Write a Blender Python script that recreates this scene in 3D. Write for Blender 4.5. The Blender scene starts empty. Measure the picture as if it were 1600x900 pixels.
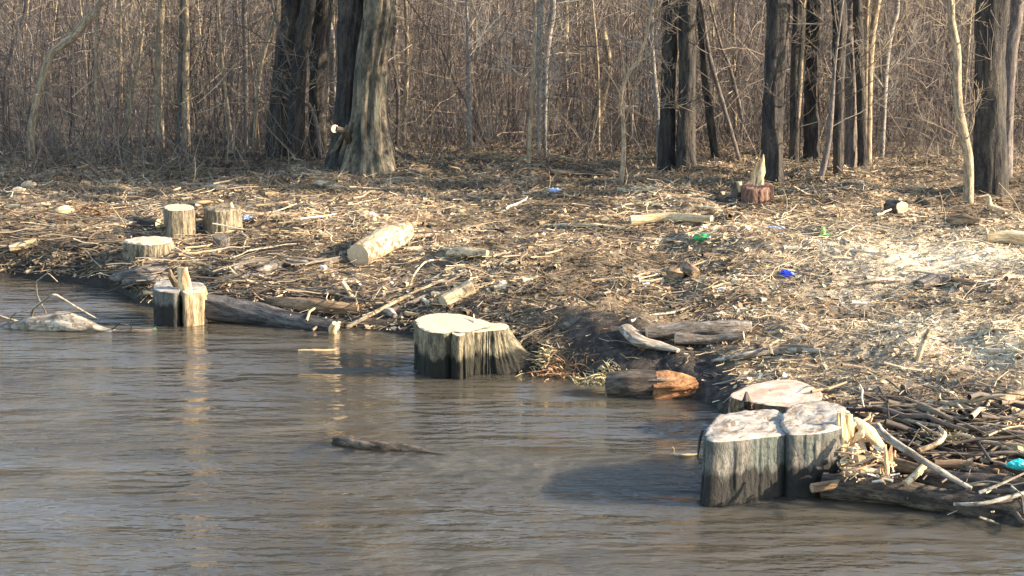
import bpy, math, random
import numpy as np
from mathutils import Vector
random.seed(7); RNG = np.random.default_rng(11)
R = math.radians

# ------------------------------------------------------------------ camera, world, sun, exposure
SC = bpy.context.scene
CAM_H, PITCH, FPX = 5.3, R(11.5), 3100.0
cam_d = bpy.data.cameras.new('camera'); cam = bpy.data.objects.new('camera', cam_d)
SC.collection.objects.link(cam); SC.camera = cam
cam.location = (0, 0, CAM_H); cam.rotation_euler = (math.pi/2 - PITCH, 0, 0)
cam_d.sensor_width = 36; cam_d.lens = FPX/1600*36; cam_d.clip_end = 3000; cam_d.clip_start = .1
SUN_EL, SUN_AZ = R(22), R(-7)          # azimuth from +X (right of the view) towards +Y (away)
sun_dir = Vector((math.cos(SUN_EL)*math.cos(SUN_AZ), math.cos(SUN_EL)*math.sin(SUN_AZ), math.sin(SUN_EL)))
sl = bpy.data.lights.new('sun', 'SUN'); sl.energy = 5.0; sl.angle = R(.6); sl.color = (1, .84, .65)
so = bpy.data.objects.new('sun', sl); SC.collection.objects.link(so)
so.rotation_euler = (-sun_dir).to_track_quat('-Z', 'Y').to_euler()
W = bpy.data.worlds.new('World'); SC.world = W; W.use_nodes = True
wn = W.node_tree; wn.nodes.clear()
sk = wn.nodes.new('ShaderNodeTexSky'); sk.sky_type = 'NISHITA'; sk.sun_disc = False
sk.sun_elevation = SUN_EL; sk.sun_rotation = math.pi/2 - SUN_AZ
bg = wn.nodes.new('ShaderNodeBackground'); bg.inputs[1].default_value = .15
wo = wn.nodes.new('ShaderNodeOutputWorld')
wn.links.new(sk.outputs[0], bg.inputs[0]); wn.links.new(bg.outputs[0], wo.inputs[0])
vs = SC.view_settings; vs.view_transform = 'Standard'; vs.look = 'None'; vs.exposure = 1.7; vs.gamma = 1
SC.render.engine = 'CYCLES'; SC.cycles.max_bounces = 6; SC.cycles.use_denoising = True

# ------------------------------------------------------------------ numeric helpers
def _h(ix, iy, s):
    n = (ix.astype(np.int64)*374761393 + iy.astype(np.int64)*668265263 + s*1442695041) & 0xffffffff
    n = ((n ^ (n >> 13))*1274126177) & 0xffffffff
    return ((n ^ (n >> 16)) & 0xffff)/65535.0
def vn(x, y, s=0):
    x = np.asarray(x, float); y = np.asarray(y, float)
    ix = np.floor(x); iy = np.floor(y); fx = x-ix; fy = y-iy
    fx = fx*fx*(3-2*fx); fy = fy*fy*(3-2*fy)
    a = _h(ix, iy, s); b = _h(ix+1, iy, s); c = _h(ix, iy+1, s); d = _h(ix+1, iy+1, s)
    return (a+(b-a)*fx)*(1-fy)+(c+(d-c)*fx)*fy
def fbm(x, y, s=0, o=4):
    t = 0; a = .5
    for i in range(o): t = t+a*vn(np.asarray(x)*2**i, np.asarray(y)*2**i, s+i*17); a *= .5
    return t
def ray(px, py):
    vx, vz, vy = (px-800)/FPX, -(py-450)/FPX, 1.0
    c, s = math.cos(PITCH), math.sin(PITCH)
    return np.array([vx, vy*c+vz*s, -vy*s+vz*c])
def at_z(px, py, z):
    d = ray(px, py); t = (z-CAM_H)/d[2]; return np.array([0, 0, CAM_H])+d*t
def at_y(px, py, y):
    d = ray(px, py); return np.array([0, 0, CAM_H])+d*(y/d[1])

# shoreline: world points on the water plane
SHORE_PX = [(0,434),(90,438),(170,447),(215,472),(330,492),(420,506),(530,514),(640,519),(720,545),(850,585),(950,600),
            (1040,607),(1120,640),(1180,690),(1300,752),(1450,785),(1600,822)]
_sh = np.array([at_z(a, b, 0)[:2] for a, b in SHORE_PX])
SX = np.concatenate([[-400, -60, -25, -12], _sh[:, 0], [6, 10, 20, 60, 400]])
SY = np.concatenate([[60, 34, 29.5, 27.3], _sh[:, 1], [15.0, 13.2, 11, 8, 0]])
def shore_y(x): return np.interp(x, SX, SY)+(vn(np.asarray(x)*3, 0, 5)-.5)*.25
def H(x, y):
    """height of the ground (water at 0)"""
    x = np.asarray(x, float); y = np.asarray(y, float)
    s = (y-shore_y(x))*.9
    z = np.interp(s, [-30, -2, -.5, 0, .35, 1.2, 4, 9, 14, 60, 400], [-2.5, -.8, -.25, 0, .20, .34, .55, .78, .85, .9, 1.6])
    z = z+.20*np.exp(-((s-.9)/.55)**2)*np.clip((x-.3)/.6, 0, 1)*np.clip((2.0-x)/.5, 0, 1)
    damp = np.clip((s+.3)/1.0, 0, 1)
    z = z+damp*((fbm(x*.5, y*.5, 3)-.47)*.35+(fbm(x*1.9, y*1.9, 9)-.47)*.24+(fbm(x*6, y*6, 21, 3)-.44)*.07)
    return z
def G(px, py, lift=0.0):
    """point on the ground seen at a pixel, raised by lift"""
    z = .4
    for _ in range(25):
        p = at_z(px, py, z+lift); z = .5*z+.5*float(H(p[0], p[1]))
    p = at_z(px, py, z+lift); return p

# ------------------------------------------------------------------ mesh helpers
def catmull(P, n):
    P = np.asarray(P, float)
    if len(P) == 2:
        t = np.linspace(0, 1, n)[:, None]; return P[0]*(1-t)+P[1]*t
    Q = np.vstack([2*P[0]-P[1], P, 2*P[-1]-P[-2]]); out = []
    for u in np.linspace(0, len(P)-1, n):
        i = min(int(u), len(P)-2); t = u-i; a, b, c, d = Q[i:i+4]
        out.append(.5*((2*b)+(c-a)*t+(2*a-5*b+4*c-d)*t*t+(3*b-a-3*c+d)*t**3))
    return np.array(out)
class MB:
    def __init__(s): s.v = []; s.q = []; s.t = []; s.c = []; s.p = []; s.n = 0
    def add(s, v, q=None, t=None, col=None, pc=None):
        v = np.asarray(v, float).reshape(-1, 3)
        if q is not None and len(q): s.q.append(np.asarray(q, int).reshape(-1, 4)+s.n)
        if t is not None and len(t): s.t.append(np.asarray(t, int).reshape(-1, 3)+s.n)
        s.v.append(v)
        col = np.broadcast_to(np.asarray((.5, .5, .5) if col is None else col, float), (len(v), 3)); s.c.append(col)
        s.p.append(v if pc is None else np.asarray(pc, float).reshape(-1, 3)); s.n += len(v)
    def build(s, name, mat, parent=None, smooth=True):
        V = np.concatenate(s.v); me = bpy.data.meshes.new(name)
        Q = np.concatenate(s.q) if s.q else np.zeros((0, 4), int); T = np.concatenate(s.t) if s.t else np.zeros((0, 3), int)
        org = np.zeros(3)
        me.vertices.add(len(V)); me.vertices.foreach_set('co', V.ravel())
        L = np.concatenate([Q.ravel(), T.ravel()]).astype(np.int32)
        me.loops.add(len(L)); me.loops.foreach_set('vertex_index', L)
        tot = np.concatenate([np.full(len(Q), 4), np.full(len(T), 3)]).astype(np.int32)
        me.polygons.add(len(tot)); me.polygons.foreach_set('loop_start', np.concatenate([[0], np.cumsum(tot)[:-1]]).astype(np.int32))
        me.polygons.foreach_set('use_smooth', np.full(len(tot), smooth))
        me.update(calc_edges=True)
        a = me.attributes.new('pc', 'FLOAT_VECTOR', 'POINT'); a.data.foreach_set('vector', np.concatenate(s.p).ravel())
        a = me.attributes.new('Col', 'FLOAT_COLOR', 'POINT')
        a.data.foreach_set('color', np.hstack([np.concatenate(s.c), np.ones((len(V), 1))]).ravel())
        me.materials.append(mat)
        o = bpy.data.objects.new(name, me); SC.collection.objects.link(o)
        if parent is not None: o.parent = parent
        return o
def frames(P):
    T = np.gradient(P, axis=0); T /= np.linalg.norm(T, axis=1)[:, None]+1e-9
    ref = np.array([0, 0, 1.]) if abs(T.mean(0)[2]) < .8 else np.array([0, 1., 0])
    U = np.cross(T, ref); U /= np.linalg.norm(U, axis=1)[:, None]+1e-9
    return T, U, np.cross(T, U)
def tube(mb, P, rad, k=10, n=None, amp=0.0, fine=0.0, seed=0, flat=1.0, col=None, caps=True, origin=0.0, kink=False):
    """a tapered, knobbly tube; flat squeezes its height"""
    n = n or max(3, len(P)*4); r = np.interp(np.linspace(0, 1, n), np.linspace(0, 1, len(rad)), rad); P = (np.stack([np.interp(np.linspace(0, len(P)-1, n), range(len(P)), np.asarray(P, float)[:, q]) for q in range(3)], -1) if kink else catmull(P, n))
    T, U, V = frames(P)
    L = np.concatenate([[0], np.cumsum(np.linalg.norm(np.diff(P, axis=0), axis=1))])
    th = np.linspace(0, 2*math.pi, k, endpoint=False)
    TH, LL = np.meshgrid(th, L)
    rm = max(r.mean(), 1e-3)
    nz = (fbm(np.cos(TH)*1.3+7+LL/rm*.25, np.sin(TH)*1.3+3+seed, seed)-.47)*2*amp
    nz = nz+(vn((np.cos(TH)+2)*6, (np.sin(TH)+2)*6+LL/rm*.35, seed+3)-.5)*2*fine
    RR = r[:, None]*(1+nz)
    v = P[:, None]+U[:, None]*(RR*np.cos(TH))[..., None]+V[:, None]*(RR*np.sin(TH)*flat)[..., None]
    pc = np.stack([np.cos(TH)*r[:, None]+seed*.37, np.sin(TH)*r[:, None], LL], -1)
    i, j = np.meshgrid(np.arange(n-1), np.arange(k), indexing='ij'); j2 = (j+1) % k
    q = np.stack([i*k+j, i*k+j2, (i+1)*k+j2, (i+1)*k+j], -1).reshape(-1, 4)
    mb.add(v.reshape(-1, 3), q=q, col=col, pc=pc.reshape(-1, 3))
    if caps:
        for e, s in ((0, 1), (n-1, -1)):
            c = v[e].mean(0); vv = np.vstack([v[e], c[None]])
            t = [(a, (a+1) % k, k)[::s] for a in range(k)]
            mb.add(vv, t=t, col=col, pc=np.vstack([pc[e], pc[e].mean(0)[None]]))
    return v
def disc(mb, ring, bump=.004, seed=0, out=None):
    """a sawn face filling a ring of points, with concentric rings of vertices"""
    ring = np.asarray(ring); k = len(ring); c = ring.mean(0)
    nrm = np.cross(ring[0]-c, ring[k//4]-c); nrm /= np.linalg.norm(nrm)+1e-9
    if out is not None and nrm.dot(out) < 0: nrm = -nrm
    S = [1, .97, .9, .78, .64, .5, .34, .18]; vs_ = []; ps = []
    rr = np.linalg.norm(ring-c, axis=1); th = np.linspace(0, 2*math.pi, k, endpoint=False)
    for i, s in enumerate(S):
        w = c+(ring-c)*s; f = (fbm(th*0+np.cos(th)*s*3+9, np.sin(th)*s*3+seed, seed)-.47)*2*bump
        vs_.append(w+nrm*(f*(i > 0)+(bump*.6 if i else 0))[..., None])
        ps.append(np.stack([np.cos(th)*rr*s, np.sin(th)*rr*s, np.full(k, s)+seed], -1))
    vs_.append((c+nrm*bump)[None]); ps.append(np.array([[0, 0, float(seed)]]))
    i, j = np.meshgrid(np.arange(len(S)-1), np.arange(k), indexing='ij'); j2 = (j+1) % k
    q = np.stack([i*k+j, i*k+j2, (i+1)*k+j2, (i+1)*k+j], -1).reshape(-1, 4)
    b = (len(S)-1)*k; t = [(b+a, b+(a+1) % k, b+k) for a in range(k)]
    mb.add(np.concatenate(vs_), q=q, t=t, pc=np.concatenate(ps))
def bulk(mb, P, Rr, k, C, caps=False):
    """many thin stems at once: P (M,n,3), Rr (M,n), C (M,3)"""
    P = np.asarray(P); M, n, _ = P.shape
    d = P[:, -1]-P[:, 0]; d /= np.linalg.norm(d, axis=1)[:, None]+1e-9
    ref = np.where(np.abs(d[:, 2:3]) < .8, np.array([[0, 0, 1.]]), np.array([[1., 0, 0]]))
    u = np.cross(d, ref); u /= np.linalg.norm(u, axis=1)[:, None]+1e-9; w = np.cross(d, u)
    th = np.linspace(0, 2*math.pi, k, endpoint=False)
    off = u[:, None]*np.cos(th)[None, :, None]+w[:, None]*np.sin(th)[None, :, None]
    v = P[:, :, None]+off[:, None]*np.asarray(Rr)[:, :, None, None]
    m, i, j = np.meshgrid(np.arange(M), np.arange(n-1), np.arange(k), indexing='ij'); j2 = (j+1) % k
    b = m*n*k
    q = np.stack([b+i*k+j, b+i*k+j2, b+(i+1)*k+j2, b+(i+1)*k+j], -1).reshape(-1, 4)
    t = None
    if caps and k == 3:
        m = np.arange(M)*n*k; t = np.concatenate([np.stack([m, m+2, m+1], -1), np.stack([m+(n-1)*k, m+(n-1)*k+1, m+(n-1)*k+2], -1)])
    mb.add(v.reshape(-1, 3), q=q, t=t, col=np.repeat(np.asarray(C), n*k, axis=0))
def tag(o, label, cat, group=None):
    o['label'] = label; o['category'] = cat
    if group: o['group'] = group
    return o
def empty(name, loc, label, cat, group=None):
    o = bpy.data.objects.new(name, None); SC.collection.objects.link(o); o.location = tuple(float(a) for a in loc); o.empty_display_size = .2
    return tag(o, label, cat, group)
def adopt(root):
    """meshes are built in world coordinates: put their origin at the root"""
    for c in list(root.children):
        for g in list(c.children): pass
        c.data.transform(__import__('mathutils').Matrix.Translation(-root.location))
        for g in c.children: g.data.transform(__import__('mathutils').Matrix.Translation(-root.location))

# ------------------------------------------------------------------ materials
def newmat(name):
    m = bpy.data.materials.new(name); m.use_nodes = True; nt = m.node_tree; nt.nodes.clear()
    b = nt.nodes.new('ShaderNodeBsdfPrincipled'); o = nt.nodes.new('ShaderNodeOutputMaterial'); nt.links.new(b.outputs[0], o.inputs[0])
    return m, nt, b
def nd(nt, t, **k):
    n = nt.nodes.new(t)
    for a, v in k.items(): setattr(n, a, v)
    return n
def ramp(nt, src, stops):
    r = nd(nt, 'ShaderNodeValToRGB'); e = r.color_ramp.elements
    while len(e) < len(stops): e.new(.5)
    for x, (p, c) in zip(e, stops): x.position = p; x.color = (*c, 1)
    nt.links.new(src, r.inputs[0]); return r.outputs[0]
def noise(nt, vec, scale, detail=4, rough=.6, mp=(1, 1, 1)):
    m = nd(nt, 'ShaderNodeMapping'); m.inputs['Scale'].default_value = mp; nt.links.new(vec, m.inputs[0])
    n = nd(nt, 'ShaderNodeTexNoise'); n.inputs['Scale'].default_value = scale; n.inputs['Detail'].default_value = detail; n.inputs['Roughness'].default_value = rough
    nt.links.new(m.outputs[0], n.inputs[0]); return n.outputs[0]
def mixc(nt, f, a, b, mode='MIX'):
    m = nd(nt, 'ShaderNodeMix', data_type='RGBA', blend_type=mode)
    for s, v in ((m.inputs[0], f), (m.inputs[6], a), (m.inputs[7], b)):
        if isinstance(v, (int, float)): s.default_value = v
        elif isinstance(v, tuple): s.default_value = (*v, 1)
        else: nt.links.new(v, s)
    return m.outputs[2]
def bump(nt, b, h, st=.6, d=.02, prev=None):
    n = nd(nt, 'ShaderNodeBump'); n.inputs['Strength'].default_value = st; n.inputs['Distance'].default_value = d
    nt.links.new(h, n.inputs['Height'])
    if prev: nt.links.new(prev, n.inputs['Normal'])
    nt.links.new(n.outputs[0], b.inputs['Normal']); return n.outputs[0]
def pc(nt): return nd(nt, 'ShaderNodeAttribute', attribute_name='pc').outputs['Vector']
def bark(name, dark, light, furrow=22, stretch=.12, wet=None, moss=None, bd=.015, patch=None):
    m, nt, b = newmat(name); v = pc(nt)
    f = noise(nt, v, furrow, 6, .65, (1, 1, stretch)); big = noise(nt, v, 3, 3, .5, (1, 1, .5))
    c = ramp(nt, f, [(.40, dark), (.50, tuple((a+c_)/2 for a, c_ in zip(dark, light))), (.60, light)])
    c = mixc(nt, ramp(nt, big, [(.35, (0, 0, 0)), (.7, (.5, .5, .5))]), c, dark)
    if moss: c = mixc(nt, ramp(nt, noise(nt, v, 5, 4, .6, (1, 1, .4)), [(.45, (0, 0, 0)), (.6, (.65, .65, .65))]), c, moss)
    if patch: c = mixc(nt, ramp(nt, noise(nt, v, 9, 4, .6), [(.52, (0, 0, 0)), (.57, (.9, .9, .9))]), c, patch)
    f2 = noise(nt, v, furrow*3.2, 4, .7, (1, 1, max(stretch*1.6, .25))); c = mixc(nt, ramp(nt, f2, [(.40, (.55, .55, .55)), (.50, (0, 0, 0))]), c, tuple(a*.5 for a in dark))
    rg = .85
    if wet is not None:
        g = nd(nt, 'ShaderNodeNewGeometry'); sp = nd(nt, 'ShaderNodeSeparateXYZ'); nt.links.new(g.outputs['Position'], sp.inputs[0])
        ad = nd(nt, 'ShaderNodeMath', operation='MULTIPLY_ADD'); nt.links.new(noise(nt, v, 9, 3, .6, (1, 1, .3)), ad.inputs[0]); ad.inputs[1].default_value = -.34; nt.links.new(sp.outputs[2], ad.inputs[2])
        w = ramp(nt, ad.outputs[0], [(max(0, wet-.10), (1, 1, 1)), (wet-.04, (0, 0, 0))])
        c = mixc(nt, w, c, tuple(a*.3 for a in dark))
    nt.links.new(c, b.inputs['Base Color']); b.inputs['Roughness'].default_value = rg; b.inputs['Specular IOR Level'].default_value = .25
    bump(nt, b, f2, .7, bd*.5, bump(nt, b, f, 1.0, bd*1.8))
    return m
def cutwood(name, pale, stain, rings=60, amt=.5, rot=None, edge=None):
    m, nt, b = newmat(name); v = pc(nt); sp = nd(nt, 'ShaderNodeSeparateXYZ'); nt.links.new(v, sp.inputs[0])
    cx = nd(nt, 'ShaderNodeCombineXYZ'); nt.links.new(sp.outputs[0], cx.inputs[0]); nt.links.new(sp.outputs[1], cx.inputs[1])
    wv = nd(nt, 'ShaderNodeTexWave', wave_type='RINGS', rings_direction='SPHERICAL'); wv.inputs['Scale'].default_value = rings/3; wv.inputs['Distortion'].default_value = 3; wv.inputs['Detail'].default_value = 3
    nt.links.new(cx.outputs[0], wv.inputs[0])
    saw = noise(nt, v, 14, 5, .7, (1, .25, 1)); bl = noise(nt, v, 3.5, 4, .6)
    c = mixc(nt, ramp(nt, wv.outputs[1], [(.3, (.7, .7, .7)), (.8, (0, 0, 0))]), pale, tuple(a*.62 for a in pale))
    c = mixc(nt, ramp(nt, bl, [(.5-.12*amt, (0, 0, 0)), (.62, (amt, amt, amt))]), c, stain)
    c = mixc(nt, ramp(nt, saw, [(.35, (.4, .4, .4)), (.55, (0, 0, 0))]), c, tuple(a*.5 for a in stain))
    if rot: c = mixc(nt, ramp(nt, noise(nt, v, 6, 5, .6), [(.54, (0, 0, 0)), (.6, (.9, .9, .9))]), c, rot)
    nt.links.new(c, b.inputs['Base Color']); b.inputs['Roughness'].default_value = .75; b.inputs['Specular IOR Level'].default_value = .3
    bump(nt, b, saw, .6, .012); return m
def plain(name, col, col2=None, sc=12, rough=.7, bd=.006, spec=.3):
    m, nt, b = newmat(name); v = pc(nt); f = noise(nt, v, sc, 5, .6)
    nt.links.new(ramp(nt, f, [(.35, col), (.62, col2 or tuple(a*.6 for a in col))]), b.inputs['Base Color'])
    b.inputs['Roughness'].default_value = rough; b.inputs['Specular IOR Level'].default_value = spec; bump(nt, b, f, .6, bd); return m
def attr_mat(name, rough=.85, var=.35, sc=30):
    m, nt, b = newmat(name); a = nd(nt, 'ShaderNodeAttribute', attribute_name='Col'); v = pc(nt)
    c = mixc(nt, ramp(nt, noise(nt, v, sc, 3, .6), [(.35, (var,)*3), (.6, (0, 0, 0))]), a.outputs[0], (.02, .015, .012))
    nt.links.new(c, b.inputs['Base Color']); b.inputs['Roughness'].default_value = rough; b.inputs['Specular IOR Level'].default_value = .2
    return m
M = dict(
    stump=bark('stump_bark', (.08, .073, .05), (.36, .29, .17), 18, .28, wet=.13, bd=.03),
    stump_near=bark('weathered_stump_bark', (.085, .078, .064), (.20, .18, .145), 13, .40, wet=.165, moss=(.10, .12, .10), bd=.02),
    stump_tan=bark('tan_stump_bark', (.11, .09, .06), (.40, .32, .20), 24, .16, bd=.02),
    stump_red=bark('reddish_stump_bark', (.12, .06, .04), (.36, .22, .15), 24, .2, bd=.02),
    trunk=bark('dark_furrowed_bark', (.024, .022, .022), (.095, .080, .060), 14, .22, bd=.03),
    bigtrunk=bark('furrowed_bark', (.05, .042, .033), (.34, .27, .18), 11, .2, moss=(.07, .08, .06), bd=.04),
    sap=bark('sapling_bark', (.17, .135, .09), (.48, .37, .23), 26, .3, bd=.004),
    sapgrey=bark('grey_sapling_bark', (.085, .07, .06), (.22, .18, .15), 26, .3, bd=.004),
    birch=bark('pale_sapling_bark', (.15, .13, .11), (.36, .32, .27), 20, .8, bd=.004),
    log=bark('dry_log_bark', (.30, .22, .13), (.76, .62, .40), 16, .2, bd=.015, patch=(.13, .09, .05)),
    grey=bark('grey_log_bark', (.06, .05, .042), (.32, .28, .23), 16, .22, bd=.02, patch=(.14, .11, .08)),
    greydark=bark('dark_grey_log_bark', (.035, .033, .032), (.17, .155, .14), 14, .2, bd=.02),
    dark=bark('dark_log_bark', (.035, .028, .022), (.18, .14, .10), 16, .25, bd=.015),
    brown=bark('brown_log_bark', (.11, .07, .04), (.40, .27, .15), 16, .15, bd=.015),
    bone=bark('bleached_driftwood', (.20, .165, .12), (.60, .53, .42), 15, .18, bd=.015, patch=(.16, .12, .08)),
    cut=cutwood('fresh_cut_wood', (.64, .52, .35), (.62, .45, .27), amt=.35),
    cutgrey=cutwood('weathered_cut_wood', (.46, .43, .37), (.22, .18, .13), amt=.9, rot=(.15, .10, .06)),
    cutpink=cutwood('fresh_pink_cut_wood', (.74, .58, .44), (.42, .23, .14), amt=.75),
    cutend=cutwood('log_end_wood', (.66, .53, .34), (.36, .24, .12), amt=.5),
    litbark=bark('sunlit_bark', (.20, .13, .07), (.62, .47, .27), 12, .10, bd=.04),  # bark with sunlight put into its colour
    split=bark('split_wood', (.42, .28, .14), (.82, .64, .38), 18, .12, bd=.015),
    orange=bark('orange_rotten_wood', (.18, .08, .035), (.50, .25, .11), 14, .4, bd=.02),
    litter=attr_mat('wood_litter'), twig=attr_mat('twig_litter', .85, .2), leaf=attr_mat('leaf_litter', .8, .25),
    sand=plain('sawdust', (.55, .50, .42), (.35, .29, .21), 20),
    green=plain('green_plastic', (.02, .42, .12), (.01, .25, .07), 6, .25, .002, .6), blue=plain('blue_plastic', (.01, .06, .62), (.01, .03, .4), 6, .3, .004, .6),
    teal=plain('turquoise_plastic', (.03, .62, .55), (.02, .4, .4), 6, .35, .004, .6), white=plain('white_plastic', (.75, .78, .82), (.55, .6, .68), 6, .4, .003, .6),
    pblue=plain('pale_blue_plastic', (.42, .52, .70), (.3, .38, .55), 6, .3, .003, .6), lime=plain('lime_plastic', (.45, .70, .15), (.2, .45, .08), 6, .35, .003, .5),
    rust=plain('rust_leaves', (.50, .20, .08), (.25, .09, .04), 14),
)

# ground
def ground_mat():
    m, nt, b = newmat('river_bank_soil'); g = nd(nt, 'ShaderNodeNewGeometry'); v = g.outputs['Position']
    a = noise(nt, v, 9, 8, .7); big = noise(nt, v, .5, 4, .55); fine = noise(nt, v, 45, 4, .7)
    c = ramp(nt, a, [(.32, (.07, .052, .036)), (.47, (.17, .125, .08)), (.60, (.31, .235, .15)), (.74, (.46, .37, .24))])
    c = mixc(nt, ramp(nt, big, [(.4, (0, 0, 0)), (.62, (.7, .7, .7))]), c, (.06, .045, .035))
    c = mixc(nt, ramp(nt, fine, [(.62, (0, 0, 0)), (.7, (.7, .7, .7))]), c, (.36, .29, .19))
    # low wet mud by the river
    sp = nd(nt, 'ShaderNodeSeparateXYZ'); nt.links.new(v, sp.inputs[0])
    c = mixc(nt, ramp(nt, sp.outputs[2], [(.12, (.9, .9, .9)), (.34, (0, 0, 0))]), c, (.03, .026, .022))
    # pale band of trampled sawdust: painted as a vertex attribute of real material cover
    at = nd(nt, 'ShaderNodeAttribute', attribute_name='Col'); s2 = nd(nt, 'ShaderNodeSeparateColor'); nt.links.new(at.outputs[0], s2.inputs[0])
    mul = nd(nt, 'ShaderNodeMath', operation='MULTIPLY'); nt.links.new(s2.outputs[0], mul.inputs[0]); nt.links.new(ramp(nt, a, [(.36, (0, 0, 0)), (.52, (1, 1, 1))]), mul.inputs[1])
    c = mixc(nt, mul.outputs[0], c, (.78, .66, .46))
    c = mixc(nt, s2.outputs[1], c, mixc(nt, ramp(nt, a, [(.45, (0, 0, 0)), (.62, (1, 1, 1))]), (.035, .030, .026), (.10, .080, .060)))  # wet mud, with the bank slope's shade put into its colour
    nt.links.new(c, b.inputs['Base Color']); b.inputs['Roughness'].default_value = .9; b.inputs['Specular IOR Level'].default_value = .15
    n1 = bump(nt, b, a, .8, .06); bump(nt, b, fine, .7, .015, n1); return m
def lines(lo, hi, st, far0, far1):
    c = list(np.arange(lo, hi+1e-6, st)); d = st; x = hi
    while x < far1: d *= 1.22; x += d; c.append(min(x, far1))
    d = st; x = lo
    while x > far0: d *= 1.22; x -= d; c.insert(0, max(x, far0))
    return np.array(c)
# the sunlit sawdust strip and the pale trampled area, in ground coordinates
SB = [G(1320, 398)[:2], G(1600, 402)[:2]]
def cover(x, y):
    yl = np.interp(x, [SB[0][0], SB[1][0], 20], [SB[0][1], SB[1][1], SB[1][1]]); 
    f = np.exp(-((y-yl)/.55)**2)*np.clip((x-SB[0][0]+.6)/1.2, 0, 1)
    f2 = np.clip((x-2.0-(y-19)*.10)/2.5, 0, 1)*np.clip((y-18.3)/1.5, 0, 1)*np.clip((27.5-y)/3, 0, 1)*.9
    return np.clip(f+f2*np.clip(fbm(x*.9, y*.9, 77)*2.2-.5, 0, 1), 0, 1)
gx = lines(-9, 9, .07, -900, 900); gy = lines(14, 36, .07, -40, 1200)
X, Y = np.meshgrid(gx, gy); Z = H(X, Y)
nx, ny = len(gx), len(gy); i, j = np.meshgrid(np.arange(ny-1), np.arange(nx-1), indexing='ij')
s_ = (Y-shore_y(X))*.9+(fbm(X*2, Y*2, 61)-.47)*1.2; mud_shade_ = np.clip((1.35+.5*(X > 2.6)-s_)/.5, 0, 1)*np.clip((X-.2)/.8, 0, 1)  # last factor: wet mud plus painted shade on the bank slope
mb = MB(); cv = cover(X, Y).ravel()
mb.add(np.stack([X, Y, Z], -1).reshape(-1, 3), q=np.stack([i*nx+j, i*nx+j+1, (i+1)*nx+j+1, (i+1)*nx+j], -1).reshape(-1, 4), col=np.stack([cv, mud_shade_.ravel(), cv], -1))
gr = mb.build('ground', ground_mat()); gr['kind'] = 'structure'

# water
def water_mat():
    m, nt, b = newmat('murky_river_water'); g = nd(nt, 'ShaderNodeNewGeometry'); v = g.outputs['Position']
    b.inputs['IOR'].default_value = 1.33; b.inputs['Specular IOR Level'].default_value = .7
    c = ramp(nt, noise(nt, v, .5, 3, .5, (.6, 1.4, 1)), [(.35, (.064, .056, .040)), (.65, (.086, .076, .056))])
    nt.links.new(c, b.inputs['Base Color'])
    b.inputs['Subsurface Weight'].default_value = 1.0; b.inputs['Subsurface Radius'].default_value = (1, .85, .55); b.inputs['Subsurface Scale'].default_value = 1.2
    # wind-ruffled patches lie as long streaks down the current
    ruf = noise(nt, v, .42, 4, .55, (.5, 1.7, 1))
    rf = ramp(nt, ruf, [(.42, (.05, .05, .05)), (.60, (.16, .16, .16))])
    w1 = noise(nt, v, 1.0, 1, .5, (1, 3.4, 1)); w2 = noise(nt, v, 3.2, 2, .5, (1, 2.8, 1)); w3 = noise(nt, v, 7, 2, .6, (1, 2.2, 1))
    amp = ramp(nt, ruf, [(.40, (.30, .30, .30)), (.62, (1, 1, 1))])
    at = nd(nt, 'ShaderNodeAttribute', attribute_name='Col'); sc_ = nd(nt, 'ShaderNodeSeparateColor'); nt.links.new(at.outputs[0], sc_.inputs[0])
    # calmer in the lee of the bank
    def addm(a, b_, op='ADD'):
        n = nd(nt, 'ShaderNodeMath', operation=op)
        for s, x in zip(n.inputs, (a, b_)):
            if isinstance(x, float): s.default_value = x
            else: nt.links.new(x, s)
        return n.outputs[0]
    h = addm(addm(w1, .78, 'MULTIPLY'), addm(addm(w2, .42, 'MULTIPLY'), addm(w3, .22, 'MULTIPLY')))
    shel = addm(addm(sc_.outputs[0], .90, 'MULTIPLY'), .12); amp = addm(addm(amp, shel, 'MULTIPLY'), addm(sc_.outputs[1], 1.3, 'MULTIPLY'))
    rr_ = addm(addm(rf, sc_.outputs[0], 'MULTIPLY'), addm(addm(sc_.outputs[1], .28, 'MULTIPLY'), .03)); nt.links.new(rr_, b.inputs['Roughness'])
    h = addm(h, amp, 'MULTIPLY')
    bump(nt, b, h, 1.0, .19); return m
wx_ = lines(-12, 12, .3, -500, 500); wy_ = lines(10, 30, .3, -60, 130); X, Y = np.meshgrid(wx_, wy_); nx, ny = len(wx_), len(wy_)
dsh = np.clip((np.interp(X, SX, SY)-Y)/5, 0, 1)                       # waves grow away from the sheltering bank
wa, wb = at_z(540, 700, 0), at_z(1100, 748, 0); tt_ = np.clip((X-wa[0])/(wb[0]-wa[0]), -.4, 1.6); yl = wa[1]+(wb[1]-wa[1])*tt_
wake = np.exp(-((Y-yl)/(.32+.25*np.clip(tt_, 0, 1)))**2)*np.clip((X-wa[0]+1.2)/1.5, 0, 1)*np.clip((wb[0]+.3-X)/.6, 0, 1)
mb = MB(); i, j = np.meshgrid(np.arange(ny-1), np.arange(nx-1), indexing='ij')
q_ = np.stack([i*nx+j, i*nx+j+1, (i+1)*nx+j+1, (i+1)*nx+j], -1).reshape(-1, 4); o_ = nx*ny; per = [(a, a+1) for a in range(nx-1)]+[(a*nx+nx-1, (a+1)*nx+nx-1) for a in range(ny-1)]+[((ny-1)*nx+a+1, (ny-1)*nx+a) for a in range(nx-1)]+[((a+1)*nx, a*nx) for a in range(ny-1)]
top_ = np.stack([X, Y, X*0], -1).reshape(-1, 3); cl_ = np.stack([dsh, wake, wake*0], -1).reshape(-1, 3)
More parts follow.
